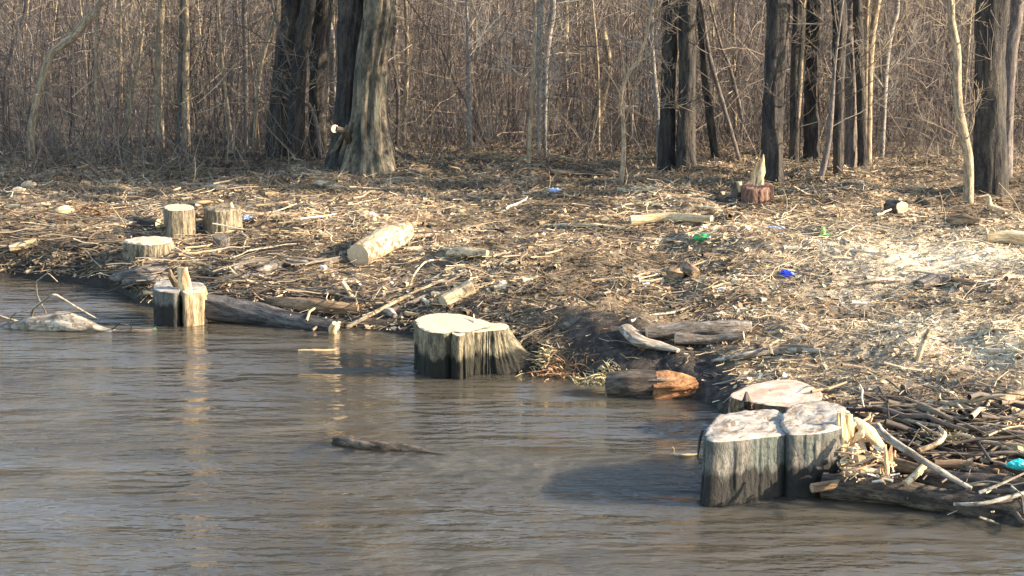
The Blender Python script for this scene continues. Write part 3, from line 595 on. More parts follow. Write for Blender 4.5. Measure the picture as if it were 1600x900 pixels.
# dense brushwood by the water at the far end, and the heap beside the near stump
rng = np.random.default_rng(31)
def heap(n, region, Lr, rr, pal, p, name, label, zt, rng, ang=(0, .6)):
    px = np.array(region); bx = rng.uniform(px[:, 0].min(), px[:, 0].max(), n*3); by = rng.uniform(px[:, 1].min(), px[:, 1].max(), n*3)
    inside = np.zeros(n*3, bool); jx, jy = px[-1]
    for (ax_, ay_) in px:
        cnd = ((ay_ > by) != (jy > by)) & (bx < (jx-ax_)*(by-ay_)/((jy-ay_)+1e-9)+ax_); inside ^= cnd; jx, jy = ax_, ay_
    bx, by = bx[inside][:n], by[inside][:n]; c = np.array([G(a, b) for a, b in zip(bx, by)]); n = len(c)
    L = rng.uniform(*Lr, n); a = rng.normal(*ang, n); t = np.linspace(-.5, .5, 5); r = rng.uniform(*rr, n)
    P = np.zeros((n, 5, 3)); P[:, :, 0] = c[:, 0:1]+np.cos(a)[:, None]*t*L[:, None]; P[:, :, 1] = c[:, 1:2]+np.sin(a)[:, None]*t*L[:, None]
    P[:, :, :2] += rng.normal(0, .018, (n, 5, 2))*L[:, None, None]; hz = rng.random(n)**1.5*zt
    P[:, :, 2] = np.maximum(c[:, 2:3], .03)+hz[:, None]+rng.normal(0, .12, n)[:, None]*t*L[:, None]+rng.normal(0, .02, (n, 5))*L[:, None]
    m = MB(); bulk(m, P, r[:, None]*np.linspace(1, .5, 5)[None], 6, pal[rng.choice(len(pal), n, p=p)]*rng.uniform(.7, 1.2, (n, 1))); o = m.build(name, M['litter']); o['kind'] = 'stuff'; tag(o, label, 'wood debris')
hp = np.array([(.36, .28, .18), (.20, .155, .11), (.12, .095, .075), (.07, .055, .045), (.55, .45, .30)])  # heap stick colours darkened to carry the shade along the shore
heap(430, [(0, 330), (220, 325), (420, 380), (560, 440), (640, 500), (520, 500), (340, 470), (190, 430), (0, 405)], (.15, .9), (.004, .015), hp, [.20, .27, .26, .20, .07], 'shore_brushwood', 'tangle of small grey branches heaped along the far water edge', .18, rng)
heap(90, [(1340, 640), (1450, 620), (1600, 630), (1600, 815), (1450, 780), (1330, 745)], (.3, .9), (.014, .034), hp, [.12, .25, .33, .27, .03], 'brushwood_limbs', 'thicker broken limbs mixed through the heap beside the near stump', .17, rng, (-.3, .9))
heap(140, [(1340, 640), (1450, 620), (1600, 630), (1600, 815), (1450, 780), (1330, 745)], (.25, 1.1), (.005, .018), hp, [.22, .27, .25, .18, .08], 'heaped_brushwood', 'tangle of dark twigs heaped beside the near stump', .20, rng, (-.3, 1.0))
# rusty clumps of dead needles / grass
def tuft(name, label, px, n, hh, spread, col, rng, lift=0):
    c = G(*px); m = MB(); d = rng.normal(0, .8, (n, 3)); d[:, 2] = rng.uniform(.2, 1.1, n); base = c+np.stack([rng.normal(0, spread, n), rng.normal(0, spread*.6, n), np.full(n, lift)], -1)
    base[:, 2] = np.maximum(H(base[:, 0], base[:, 1]), 0)+lift; t = np.array([0, .5, 1]); P = base[:, None]+d[:, None]*t[None, :, None]*(rng.uniform(.4, 1, n)*hh)[:, None, None]; P[:, 2, 2] -= hh*.2
    bulk(m, P, np.tile([.006, .005, .002], (n, 1)), 3, np.array(col)[rng.integers(0, len(col), n)]*rng.uniform(.7, 1.2, (n, 1)))
    o = m.build(name, M['litter'], smooth=False); o.data.transform(__import__('mathutils').Matrix.Translation([-float(a) for a in c])); o.location = [float(a) for a in c]; tag(o, label, 'dead plant')
RU = [(.40, .22, .11), (.28, .15, .08), (.52, .34, .18)]; ST = [(.5, .42, .22), (.40, .33, .14), (.58, .46, .28)]
tuft('dead_fern', 'rust orange clump of dead fronds at waterline beside the middle stump', (880, 578), 260, .14, .14, RU, rng)
tuft('grass_tuft', 'yellow-green grass tuft on the waterline between rusty clump and orange log', (935, 590), 200, .12, .12, ST, rng)
tuft('dead_grass_clump', 'straw coloured grass clump above the rusty clump at the bank foot', (850, 565), 150, .12, .12, ST, rng)
tuft('dead_fern', 'large orange heap of dead fronds far up the bank among brush', (135, 335), 320, .16, .20, RU, rng)
tuft('dead_fern', 'small orange dead clump beside the larger orange heap', (185, 338), 160, .12, .12, RU, rng)
tuft('dead_grass_clump', 'dry grass clump in the brush heap below the pale bent branch', (1480, 700), 120, .10, .10, ST, rng, .1)
# ------------------------------------------------------------------ stumps
def resample(poly, n):
    p = np.array(poly, float); c = np.vstack([p, p[:1]]); 
    P = catmull(np.vstack([p[-2:], p, p[:2]]), (len(p)+3)*12+1)[24:-12-0]
    L = np.concatenate([[0], np.cumsum(np.linalg.norm(np.diff(P, axis=0), axis=1))]); u = np.linspace(0, L[-1], n, endpoint=False)
    return np.stack([np.interp(u, L, P[:, q]) for q in range(P.shape[1])], -1)
def stump(label, top_px, zt, zb, base_px=None, tilt=(0, 0), flare=.0, bk='stump', cf='cut', seed=0, furrow=.02, n=260, name='tree_stump', lobes=(), rough=.008, parent=None, parts=None, drop=None):
    ring = []
    c0 = at_z(*np.mean(top_px, axis=0), zt)
    for (a, b) in top_px:
        z = zt
        for _ in range(8): p = at_z(a, b, z); z = zt+tilt[0]*(p[0]-c0[0])+tilt[1]*(p[1]-c0[1])
        ring.append(at_z(a, b, z))
    ring = resample(ring, n); c = ring.mean(0); _a = np.linspace(0, 2*math.pi, n, endpoint=False); ring[:, :2] = c[:2]+(ring[:, :2]-c[:2])*(1+.15*(fbm(np.cos(_a)*2.5+5, np.sin(_a)*2.5+seed, seed)-.47)+.05*(vn(np.cos(_a)*9+20, np.sin(_a)*9+20, seed)-.5))[:, None]; root = parent or empty(name, (c[0], c[1], zb), label, 'stump')
    d = ring-c; th = np.arctan2(d[:, 1], d[:, 0]); rr = np.linalg.norm(d[:, :2], axis=1); dn = d[:, :2]/rr[:, None]
    m_ = 30; t = np.linspace(0, 1, m_); V = []; PC = []; L = np.linspace(0, rr.mean()*6.28, n, endpoint=False)
    fur = (fbm(np.cos(th)*4+9, np.sin(th)*4+seed, seed)-.47)*2; fin = (vn(np.cos(th)*16+40, np.sin(th)*16+40+seed, seed+5)-.5)*2; LLn = rr.mean()*th*30
    if lobes: lob = sum(a*np.exp(-(((th-R(g)+math.pi) % (2*math.pi)-math.pi)/R(w))**2) for g, a, w in lobes)
    else: lob = 0
    for q, tt in enumerate(t):
        z = ring[:, 2]*(1-tt)+zb*tt; e = min(1, tt*12)
        off = flare*tt**2+lob*tt**1.6+e*furrow*(fur*(.5+tt)+fin*.35+ (vn(np.cos(th)*9+9+tt*1.5, np.sin(th)*9+9, seed+8)-.5)*.8)+.006*e+.012*e*(np.abs(vn(LLn+tt*1.2+vn(th*0+tt*7, th*0, seed)*1.5, tt*5+th*0, seed+11)-.5)*2-.5)
        V.append(np.stack([c[0]+dn[:, 0]*(rr+off), c[1]+dn[:, 1]*(rr+off), z], -1)); PC.append(np.stack([np.cos(th)*rr, np.sin(th)*rr, z+seed], -1))
    i, j = np.meshgrid(np.arange(m_-1), np.arange(n), indexing='ij'); j2 = (j+1) % n
    m = MB(); m.add(np.concatenate(V), q=np.stack([i*n+j, i*n+j2, (i+1)*n+j2, (i+1)*n+j], -1).reshape(-1, 4)[:, ::-1], pc=np.concatenate(PC))
    m.build('bark', M[bk], root)
    m = MB(); disc(m, ring, rough, seed, out=np.array([0, 0, 1.])); m.build('cut_face', M[cf], root)
    return root, c, ring
def shard(root, pts, rad, mat, name='splinter', k=7, flat=.5, seed=0):
    m = MB(); tube(m, pts, rad, k=k*2, n=24, amp=.4, fine=.45, seed=seed, flat=flat, kink=True); return m.build(name, M[mat], root)

# near stump: two fused stems
rt, c, ring = stump('large weathered twin-stemmed grey stump standing in the water beside brushwood heap', [(1101, 683), (1112, 660), (1140, 648), (1180, 642), (1214, 643), (1229, 655), (1231, 672), (1226, 680), (1190, 684), (1150, 689), (1118, 692)], .56, -.3, tilt=(-.05, .02), bk='stump_near', cf='cutgrey', seed=3, furrow=.022, lobes=((-120, .09, 22), (-60, .07, 20), (180, .10, 30)), rough=.03)
stump('', [(1222, 654), (1236, 638), (1262, 630), (1300, 630), (1326, 640), (1330, 655), (1318, 668), (1290, 676), (1250, 680), (1226, 674)], .565, -.3, tilt=(-.03, .02), bk='stump_near', cf='cutgrey', seed=5, furrow=.02, lobes=((-60, .08, 60), (0, .10, 40)), rough=.03, parent=rt)
g0 = at_y(1318, 665, c[1]-.03); 
for q, (a, b_) in enumerate([((1312, 645), (1306, 748)), ((1324, 648), (1322, 740)), ((1330, 660), (1334, 730))]):
    A = at_y(*a, c[1]+.02+.05*q); B = at_y(*b_, c[1]-.02+.06*q); shard(rt, [A, (A+B)/2+[.02, 0, 0], B], [.03, .055, .06], 'split', 'torn_wood', 10, .7, q)
m1 = MB(); tube(m1, [at_y(1098, 672, c[1]-.1), at_y(1093, 690, c[1]-.12), at_y(1090, 718, c[1]-.12)], [.012, .014, .006], k=6); m1.build('hanging_bark', M['dark'], rt)
adopt(rt)
# rear stump behind it
rt, c, ring = stump('freshly cut low stump with bright top directly behind the big twin-stemmed stump', [(1142, 615), (1172, 603), (1205, 595), (1240, 594), (1268, 603), (1284, 619), (1268, 634), (1235, 636), (1190, 632), (1152, 624)], .40, -.2, tilt=(.06, .10), bk='brown', cf='cutpink', seed=9, furrow=.03, lobes=((-90, .12, 50),))
shard(rt, [at_z(1165, 640, .3), at_z(1168, 628, .42), at_z(1166, 612, .5)], [.06, .04, .008], 'dark', 'splinter', seed=2); adopt(rt)
# middle stump
rt, c, ring = stump('wide freshly cut stump with flared furrowed roots, standing alone at the waterline', [(649, 506), (655, 496), (680, 490), (715, 491), (745, 498), (766, 504), (765, 509), (728, 519), (708, 518), (690, 521), (664, 517)], .50, -.3, bk='stump', cf='cut', seed=12, furrow=.02, lobes=((-5, .10, 30),))
stump('', [(726, 514), (748, 508), (768, 505), (788, 506), (794, 509), (790, 514), (765, 517), (742, 519)], .475, -.3, bk='stump', cf='cut', seed=14, furrow=.035, lobes=((0, 1.05, 20), (-45, .28, 35), (60, .1, 40), (-110, .04, 40)), parent=rt)
stump('', [(705, 517), (712, 513), (722, 513), (728, 517), (725, 523), (716, 525), (708, 523)], .485, -.3, bk='stump', cf='cut', seed=16, furrow=.03, n=60, flare=.03, parent=rt)
shard(rt, [at_z(741, 505, .5), at_z(740, 491, .55)], [.012, .006], 'split', 'splinter', seed=4)
adopt(rt)
# stump with tall holding-wood
rt, c, ring = stump('stump with grey sawn front and upright torn spike, at the far shoreline', [(241, 452), (243, 441), (262, 438), (290, 440), (316, 443), (320, 449), (305, 452), (285, 452), (275, 458), (255, 456)], .42, -.3, bk='stump_near', cf='cutgrey', seed=22, furrow=.012, n=110)
stump('', [(283, 452), (288, 446), (302, 444), (316, 445), (322, 450), (316, 456), (300, 458), (288, 458)], .41, -.3, bk='litbark', cf='cut', seed=17, furrow=.035, n=90, parent=rt)  # right side of the stump: paler bark stands for its sunlit face
yb = at_z(286, 452, .42)[1]
shard(rt, [at_y(288, 462, yb), at_y(288, 440, yb), at_y(286, 418, yb)], [.075, .072, .060], 'split', 'holding_wood', 9, .6, 3)
shard(rt, [at_y(277, 448, yb+.1), at_y(268, 432, yb+.1), at_y(265, 421, yb+.1)], [.04, .03, .012], 'brown', 'splinter', 7, .6, 4); adopt(rt)
# bank stumps
def upright(label, top_px, base_y, bk, cf, seed, **k):
    b = G(np.mean([a for a, _ in top_px]), base_y); y = b[1]; zt = at_y(0, np.max([q for _, q in top_px]), y-.05)[2]; top_px = [(a+.001, q) for a, q in top_px]
    rt, c, ring = stump(label, top_px, zt, b[2]-.12, bk=bk, cf=cf, seed=seed, n=100, **k); return rt, c, zt
rt, c, zt = upright('round tan stump beside the rounded one, narrower of the pair up the bank', [(256, 324), (264, 320), (285, 319), (300, 322), (302, 326), (285, 329), (266, 329)], 370, 'stump_tan', 'cut', 31, furrow=.012, lobes=((-90, .03, 60),)); adopt(rt)
rt, c, zt = upright('broad rounded tan stump, wider of the pair up the bank', [(318, 326), (330, 320), (352, 318), (370, 321), (374, 327), (355, 331), (332, 331)], 368, 'stump_tan', 'stump_tan', 33, furrow=.015, flare=.05, rough=.03)
shard(rt, [at_z(362, 327, zt), at_z(361, 316, zt+.08)], [.03, .012], 'split', 'splinter'); adopt(rt)
rt, c, zt = upright('low squat stump with white top and yellow split side, below the stump pair', [(193, 378), (215, 373), (245, 371), (264, 372), (267, 377), (250, 382), (222, 383)], 406, 'stump_tan', 'cut', 35, furrow=.05, flare=.04, rough=.03); adopt(rt)
rt, c, zt = upright('small grey broken post-like stump in front of the broad rounded stump', [(333, 370), (342, 366), (354, 366), (358, 371), (350, 374), (338, 374)], 392, 'grey', 'grey', 37, furrow=.012); adopt(rt)
# shattered stump
rt, c, zt = upright('reddish shattered stump with tall pale splinters before the mossy black trunk', [(1160, 292), (1168, 286), (1186, 284), (1204, 288), (1208, 293), (1190, 296), (1170, 296)], 322, 'stump_red', 'stump_red', 41, furrow=.03, rough=.03, flare=.02)
y = c[1]
for q, (a, b_, d, r, mt) in enumerate([((1186, 290), (1190, 268), (1193, 241), .065, 'split'), ((1178, 290), (1179, 270), (1183, 252), .04, 'split'), ((1176, 290), (1180, 262), (1189, 234), .018, 'brown'), ((1184, 292), (1184, 280), (1182, 272), .05, 'brown')]):
    shard(rt, [at_y(*a, y), at_y(*b_, y), at_y(*d, y)], [r, r*.9, .006], mt, seed=q)
adopt(rt)

# ------------------------------------------------------------------ logs, branches and sticks
def log(name, label, cat, pts, rad, mt, ends=None, group=None, k=18, amp=.10, fine=.08, seed=None, flat=1.0, kids=(), water=False):
    """pts: (px, py) on the ground or (px, py, z) at an absolute height"""
    seed = seed if seed is not None else abs(hash_s(label)) % 97
    P = []
    for i, p in enumerate(pts):
        r = np.interp(i/(len(pts)-1), np.linspace(0, 1, len(rad)), rad)
        if len(p) == 4: P.append(G(*p[:3]))
        elif len(p) == 3: P.append(at_z(*p))
        else: P.append(G(p[0], p[1], r*.75*flat+.02))
    P = np.array(P); root = empty(name, P[0], label, cat, group)
    m = MB(); v = tube(m, P, rad, k=k, n=max(10, len(P)*12), amp=amp*1.3, fine=fine*1.9, seed=seed, flat=flat, caps=not ends); m.build('bark' if name.endswith('log') else 'stem', M[mt], root)
    if ends:
        for e, nx_ in ((0, 1), (-1, -2)):
            mm = MB(); disc(mm, v[e], min(.008, rad[0]*.1), seed, out=v[e].mean(0)-v[nx_].mean(0)); mm.build('cut_end', M[ends], root)
    for kp, kr in kids:
        m = MB(); tube(m, np.array([at_z(*a) if len(a) == 3 else G(a[0], a[1], kr+.02) for a in kp]), [kr, kr*.5], k=6, n=len(kp)*4, amp=.1, seed=seed+1, kink=True); m.build('branch', M[mt], root)
    adopt(root); return root
def hash_s(s): return sum((i+1)*ord(c) for i, c in enumerate(s))
Z = 0.0
def W_(*p): return [(a, b, z) for a, b, z in p]
log('cut_log', 'thick pale log with flaking bark lying in sun mid-bank', 'log', [(560, 400), (598, 378), (632, 364)], [.17, .19, .18], 'log', 'cutend', k=28, amp=.08, fine=.06)
log('cut_log', 'short pale log lying on the slope just above the wide waterline stump', 'log', [(692, 472), (716, 460), (737, 448)], [.085, .09, .09], 'log', 'cutend', k=20)
log('driftwood_log', 'long smooth grey log sliding into the water from beside the spiked stump', 'log', W_((325, 480, .17), (400, 490, .12), (470, 503, .07), (528, 512, .03)), [.15, .13, .10, .08], 'greydark', 'cutend', k=24)
log('sunken_log', 'dark wet log along the waterline up to the wide stump', 'log', W_((528, 505, .05), (590, 506, .05), (650, 508, .05)), [.07, .08, .07], 'dark', k=16)
log('brown_log', 'rotten brown log lying above the long smooth grey log', 'log', [(420, 470), (490, 478), (560, 484)], [.06, .09, .06], 'brown', k=14, amp=.25)
log('long_pole', 'straight pale pole reaching from the water up the bank', 'pole', [(541, 512, .02), (580, 491, .10, 0), (640, 460, .12, 0), (700, 434, .08, 0)], [.028, .026, .022, .015], 'log', k=8)
log('pole_branch', 'grey pole lying just behind the straight pale pole', 'pole', [(600, 492), (650, 470), (690, 452)], [.03, .03, .02], 'grey', k=8)
log('peg', 'short orange-tan peg poking out of water at end of grey log', 'stick', W_((521, 526, -.05), (519, 515, .06), (523, 505, .16)), [.05, .045, .03], 'split', k=8)
log('driftwood_log', 'bleached humped driftwood lying in the water with bent twigs', 'driftwood', W_((5, 514, -.03), (45, 508, .04), (90, 504, .08), (130, 510, .05), (160, 516, .01), (190, 519, -.02)), [.05, .09, .14, .10, .04, .015], 'bone', k=20, amp=.2, fine=.12, kids=[([(48, 498, .1), (52, 482, .3), (84, 458, .62), (120, 480, .3), (155, 500, .02)], .016), ([(75, 495, .1), (58, 462, .5), (56, 440, .85), (75, 426, 1.0), (90, 440, .85)], .009), ([(30, 503, .05), (10, 497, .1), (-15, 488, .2)], .018), ([(10, 508, .0), (22, 490, .2), (45, 484, .3)], .01)])
log('floating_stick', 'dark waterlogged stick with short upright twig beside the bleached driftwood', 'stick', W_((175, 519, 0), (215, 518, .01), (245, 516, .0)), [.02, .03, .02], 'dark', k=8, kids=[([(206, 517, .02), (205, 507, .12), (206, 498, .22)], .008), ([(175, 515, .02), (188, 505, .12), (202, 508, .06)], .008)])
log('floating_log', 'small dark knobbly log floating alone in open water', 'log', W_((523, 690, .02), (545, 692, .03), (600, 699, .02), (650, 705, .0), (712, 714, -.015)), [.05, .06, .055, .035, .012], 'dark', k=14, amp=.3, fine=.2, kids=[([(630, 706, .03), (646, 703, .06), (666, 699, .09)], .008)])
log('floating_stick', 'slim orange-tan stick floating below the end of the grey log', 'stick', W_((466, 548, .0), (495, 548, .005), (524, 547, .0)), [.014, .02, .014], 'split', k=7)
log('floating_stick', 'tiny pale forked twig floating beside the big near stump', 'stick', W_((1048, 710, .0), (1068, 711, .01), (1092, 710, 0)), [.01, .014, .01], 'log', k=6, kids=[([(1052, 710, .0), (1054, 703, .05), (1051, 698, .1)], .006)])
# orange log
rt = log('rotten_log', 'wet log with glowing orange rotten end lying half in water', 'log', W_((952, 606, .06), (985, 604, .09), (1025, 604, .09)), [.15, .17, .16], 'dark', k=20, amp=.18)
A, B = at_z(1018, 606, .09), at_z(1088, 606, .07); rt2 = rt
m = MB(); v = tube(m, np.array([A, A*.6+B*.4, A*.3+B*.7, B])-np.array(rt.location), [.13, .16, .15, .10], k=24, n=24, amp=.5, fine=.5, seed=7); m.build('exposed_wood', M['orange'], rt)
log('bark_slab', 'grey sheet of bark lying on top of the wet orange-ended log', 'bark', W_((990, 594, .18), (1020, 592, .19), (1052, 595, .16)), [.05, .08, .05], 'grey', k=10, flat=.3)
log('split_slab', 'pale grey split slab with bark edge slanting down the muddy bank', 'slab', [(976, 512), (1000, 532), (1030, 540), (1060, 548)], [.09, .11, .09, .04], 'bone', k=14, flat=.55, amp=.15)
log('grey_log', 'thick grey log lying level behind the pale grey split slab', 'log', [(1010, 522), (1070, 516), (1130, 513), (1170, 510)], [.07, .10, .09, .07], 'grey', 'cutend', k=16)
log('grey_log', 'thinner knotty grey log in front of the thick grey one', 'log', [(1055, 528), (1110, 531), (1162, 524)], [.06, .05, .05], 'grey', 'cutend', k=12, amp=.2)
log('bleached_branch', 'long white bleached branch lying in sun on the muddy bank edge', 'branch', [(1112, 564), (1160, 556), (1210, 548), (1262, 547), (1305, 552)], [.015, .032, .038, .04, .02], 'bone', k=10)
log('curved_stick', 'thin pale wavy stick lying behind the grey split slab', 'stick', [(985, 502), (1020, 492), (1050, 488), (1080, 478)], [.016, .018, .016, .01], 'bone', k=7)
log('cut_log', 'slim barkless cream log in sun near the green bottle', 'log', [(985, 345), (1045, 340), (1112, 343)], [.07, .07, .055], 'split', 'cutend', k=14)
log('pale_stick', 'short white stick lying directly before the green bottle', 'stick', [(1010, 374), (1040, 375), (1078, 371)], [.025, .03, .02], 'bone', k=8)
log('long_stick', 'long thin grey stick lying level across the open bank', 'stick', [(815, 364), (880, 360), (985, 358)], [.02, .022, .015], 'grey', k=7)
log('long_stick', 'long thin tan pole lying level before the barkless cream log', 'stick', [(850, 354), (915, 351), (975, 356)], [.03, .028, .02], 'log', k=7)
log('rotten_chunk', 'reddish brown rotten chunk of wood casting a dark shadow mid-bank', 'wood chunk', [(1052, 432), (1068, 425), (1088, 430)], [.08, .10, .05], 'brown', k=14, amp=.4, fine=.3)
log('bark_slab', 'curled grey bark slab with red-brown edge on the pale sunlit ground', 'bark', [(1436, 446), (1462, 438), (1486, 436)], [.09, .13, .07], 'grey', k=14, flat=.7, amp=.25)
log('red_stick', 'reddish branch trailing from the curled grey bark slab', 'branch', [(1484, 434), (1520, 444), (1560, 450)], [.03, .03, .02], 'brown', k=8)
g = G(1430, 566); g2 = g+[.13, .05, .36]
rt = empty('leaning_post', g, 'short leaning stake sticking up from the pale sunlit ground', 'stake'); m = MB(); tube(m, [g-[0, 0, .1], at_y(1440, 542, g[1]), at_y(1452, 514, g[1])], [.03, .03, .026], k=9, amp=.08); m.build('stem', M['log'], rt); adopt(rt)
log('pale_stick', 'pale curved stick on open ground before the blue plastic', 'stick', [(1298, 439), (1320, 434), (1342, 434)], [.02, .03, .02], 'bone', k=8)
log('pale_stick', 'long cream stick beside the shorter pale curved one', 'stick', [(1334, 444), (1370, 437), (1412, 437)], [.02, .03, .02], 'bone', k=8)
log('tan_log', 'orange-tan barkless log on the brushy far ground near the lone crooked sapling', 'log', [(1480, 346), (1505, 344), (1532, 348)], [.05, .07, .05], 'brown', k=12)
log('cut_log', 'thick cream log at picture edge on the sunlit strip', 'log', [(1542, 372), (1575, 370), (1615, 375)], [.06, .09, .10], 'split', k=14, amp=.15)
log('cut_log', 'dark log with round tan sawn end facing the river, far side of clearing', 'log', [(1388, 322), (1398, 323), (1410, 325)], [.10, .10, .10], 'dark', 'cutend', k=18)
rt = empty('forked_offcut', G(1545, 322), 'cream forked offcut standing beside the lone crooked sapling', 'wood chunk')
y = G(1550, 330)[1]; m = MB(); tube(m, [at_y(1544, 306, y), at_y(1547, 322, y), at_y(1560, 328, y-.1), at_y(1578, 332, y-.2)], [.03, .05, .05, .03], k=10, amp=.15); m.build('stem', M['split'], rt); m = MB(); tube(m, [at_y(1529, 308, y), at_y(1545, 306, y)], [.015, .03], k=6, amp=.1, n=5); m.build('branch', M['split'], rt); adopt(rt)
y = G(1155, 312)[1]; rt = empty('split_offcut', G(1155, 312), 'dark offcut with cream lit edge propped beside the reddish shattered stump', 'wood chunk')
m = MB(); tube(m, [at_y(1150, 312, y), at_y(1152, 298, y), at_y(1153, 284, y)], [.10, .08, .05], k=10, amp=.15); m.build('bark', M['dark'], rt); m = MB(); tube(m, [at_y(1157, 300, y-.08), at_y(1155, 284, y-.08)], [.03, .04], k=8, amp=.1, n=6); m.build('split_face', M['split'], rt); adopt(rt)
log('offcut', 'whitish offcut lying at foot of the shattered stump', 'wood chunk', [(1146, 314), (1160, 309)], [.035, .03], 'bone', k=8)
log('branch', 'dark branch lying level in front of the shattered stump', 'branch', [(1120, 310), (1150, 320), (1180, 323)], [.03, .035, .02], 'dark', k=8)
for lab, a, r0 in (('larger white sawn log end facing out at the far end of the bank', (45, 290), .13), ('smaller white sawn log end below the larger one', (28, 298), .10)):
    g = G(a[0], a[1]+5); c = at_y(a[0], a[1], g[1]); rt = empty('sawn_log', g, lab, 'log'); m = MB(); v = tube(m, [c, c+[-.35, .7, -.1]], [r0, r0], k=22, n=6, amp=.05, flat=.62); m.build('bark', M['dark'], rt); m = MB(); disc(m, v[0], .006, 3, out=np.array([0, -1, 0])); m.build('cut_end', M['cut'], rt); adopt(rt)
log('cut_log', 'short barkless log with hollow dark end at the far shore', 'log', [(15, 389), (35, 384), (57, 378)], [.06, .06, .055], 'split', 'cutend', k=14)
log('offcut', 'pale broad offcut among sticks above the far shore', 'wood chunk', [(86, 333), (98, 329), (112, 328)], [.06, .09, .06], 'split', k=10, amp=.2)
log('long_branch', 'very long grey branch lying along far bank beneath the sawn log ends', 'branch', [(-10, 330), (60, 318), (130, 306), (190, 296)], [.03, .03, .025, .015], 'grey', k=8)
log('long_branch', 'long tan branch lying in brush above the short hollow log', 'branch', [(65, 352), (120, 354), (190, 350), (260, 342)], [.03, .028, .025, .012], 'log', k=8)
log('long_branch', 'thin dark branch lying level before the low squat stump', 'branch', [(80, 388), (130, 384), (190, 380)], [.02, .022, .015], 'dark', k=8)
log('cut_log', 'dark log with round tan end lying beside the narrower tan stump', 'log', [(200, 345), (225, 347), (247, 350)], [.06, .07, .07], 'dark', 'cutend', k=16)
log('plank', 'pale flat offcut bridging behind the stump pair', 'wood chunk', [(286, 318), (315, 315), (345, 314)], [.06, .09, .06], 'split', k=10, flat=.4)
log('cut_log', 'tan offcut lying farther back behind the stump pair', 'wood chunk', [(322, 294), (338, 293), (354, 295)], [.05, .06, .05], 'log', k=10)
log('pale_stick', 'white barkless stick on end beside the low squat stump', 'stick', [(205, 374), (203, 362), (198, 348)], [.015, .025, .03], 'bone', k=8)
for q, (lab, pts, rad) in enumerate([
    ('thick grey log lying lowest under the low squat stump', [(180, 434), (215, 428), (262, 420)], [.07, .08, .05]),
    ('mossy grey log lying just above the shoreline dark hollow', [(195, 442), (230, 437), (265, 432)], [.05, .06, .05]),
    ('grey log with rounded end beyond the stump with torn spike', [(360, 420), (385, 413), (425, 408)], [.05, .06, .04]),
    ('stout grey log slanting beside the one with rounded end', [(400, 428), (430, 416), (455, 408)], [.05, .06, .05]),
    ('long grey log lying below the thick pale flaking log', [(430, 412), (480, 410), (540, 405)], [.04, .05, .035]),
    ('half-buried grey log on dark ground above the rotten brown log', [(455, 458), (500, 456), (545, 455)], [.05, .07, .05]),
    ('thick greyish log buried in debris above the smooth grey log', [(345, 440), (380, 434), (420, 430)], [.05, .06, .05])]):
    log('grey_log', lab, 'log', pts, rad, 'grey', group='grey logs along the far shore', k=12, seed=q+3, amp=.18)
y = G(550, 468)[1]; rt = empty('leaning_stub', G(550, 468), 'mossy slanted stub poking up above the rotten brown log', 'stick'); m = MB(); tube(m, [at_y(554, 470, y), at_y(545, 455, y), at_y(534, 440, y)], [.035, .035, .03], k=8, amp=.15); m.build('stem', M['log'], rt); adopt(rt)
log('cut_log', 'stubby tan log lying beyond the thick pale flaking log', 'log', [(700, 396), (728, 394), (762, 397)], [.06, .075, .06], 'log', k=12)
log('long_branch', 'thin grey branch reaching from the flaking log to the stubby tan log', 'branch', [(636, 390), (670, 388), (705, 390)], [.03, .03, .02], 'log', k=8)
log('long_branch', 'bowed thin twig arching over the straight pale pole', 'branch', [(640, 446, .02, 0), (650, 425, .10, 0), (668, 408, .16, 0), (700, 408, .12, 0), (735, 425)], [.010, .012, .012, .01, .008], 'log', k=6)
log('offcut', 'rounded whitish chunk at foot of the straight pale pole', 'wood chunk', [(600, 486), (610, 488), (618, 494)], [.04, .05, .03], 'bone', k=9)
log('fallen_branch', 'sagging grey fallen branch on the ground behind the buttressed tree', 'branch', [(612, 236), (640, 246), (680, 248)], [.05, .06, .03], 'grey', k=9)
log('branch', 'thick tan branch lying at the clearing edge below buttressed tree', 'branch', [(494, 284), (515, 290), (545, 296)], [.05, .05, .03], 'log', k=9)
log('sunlit_branch', 'level mossy branch lying along the wood edge before spiky sapling', 'branch', [(860, 268), (920, 272), (965, 270)], [.04, .045, .03], 'dark', k=9)
log('sunlit_branch', 'low tan log lying at the wood edge below the spiky sapling', 'branch', [(965, 296), (1010, 296), (1050, 297)], [.04, .04, .03], 'log', k=9)
log('bent_branch', 'thin pale branch arching over ground beside the shattered stump', 'branch', [(1240, 291, 1.15), (1262, 303), (1290, 309), (1310, 314)], [.012, .014, .014, .012], 'bone', k=6)
y = at_y(700, 242, 34)[1]; rt = empty('bowed_branch', G(700, 262), 'long thin bowed branch hanging low before the brush beyond the buttressed tree', 'branch'); m = MB(); tube(m, [at_y(690, 245, y), at_y(760, 244, y), at_y(830, 237, y), at_y(880, 222, y), at_y(905, 205, y)], [.015, .018, .018, .014, .008], k=6); m.build('stem', M['sapgrey'], rt); adopt(rt)
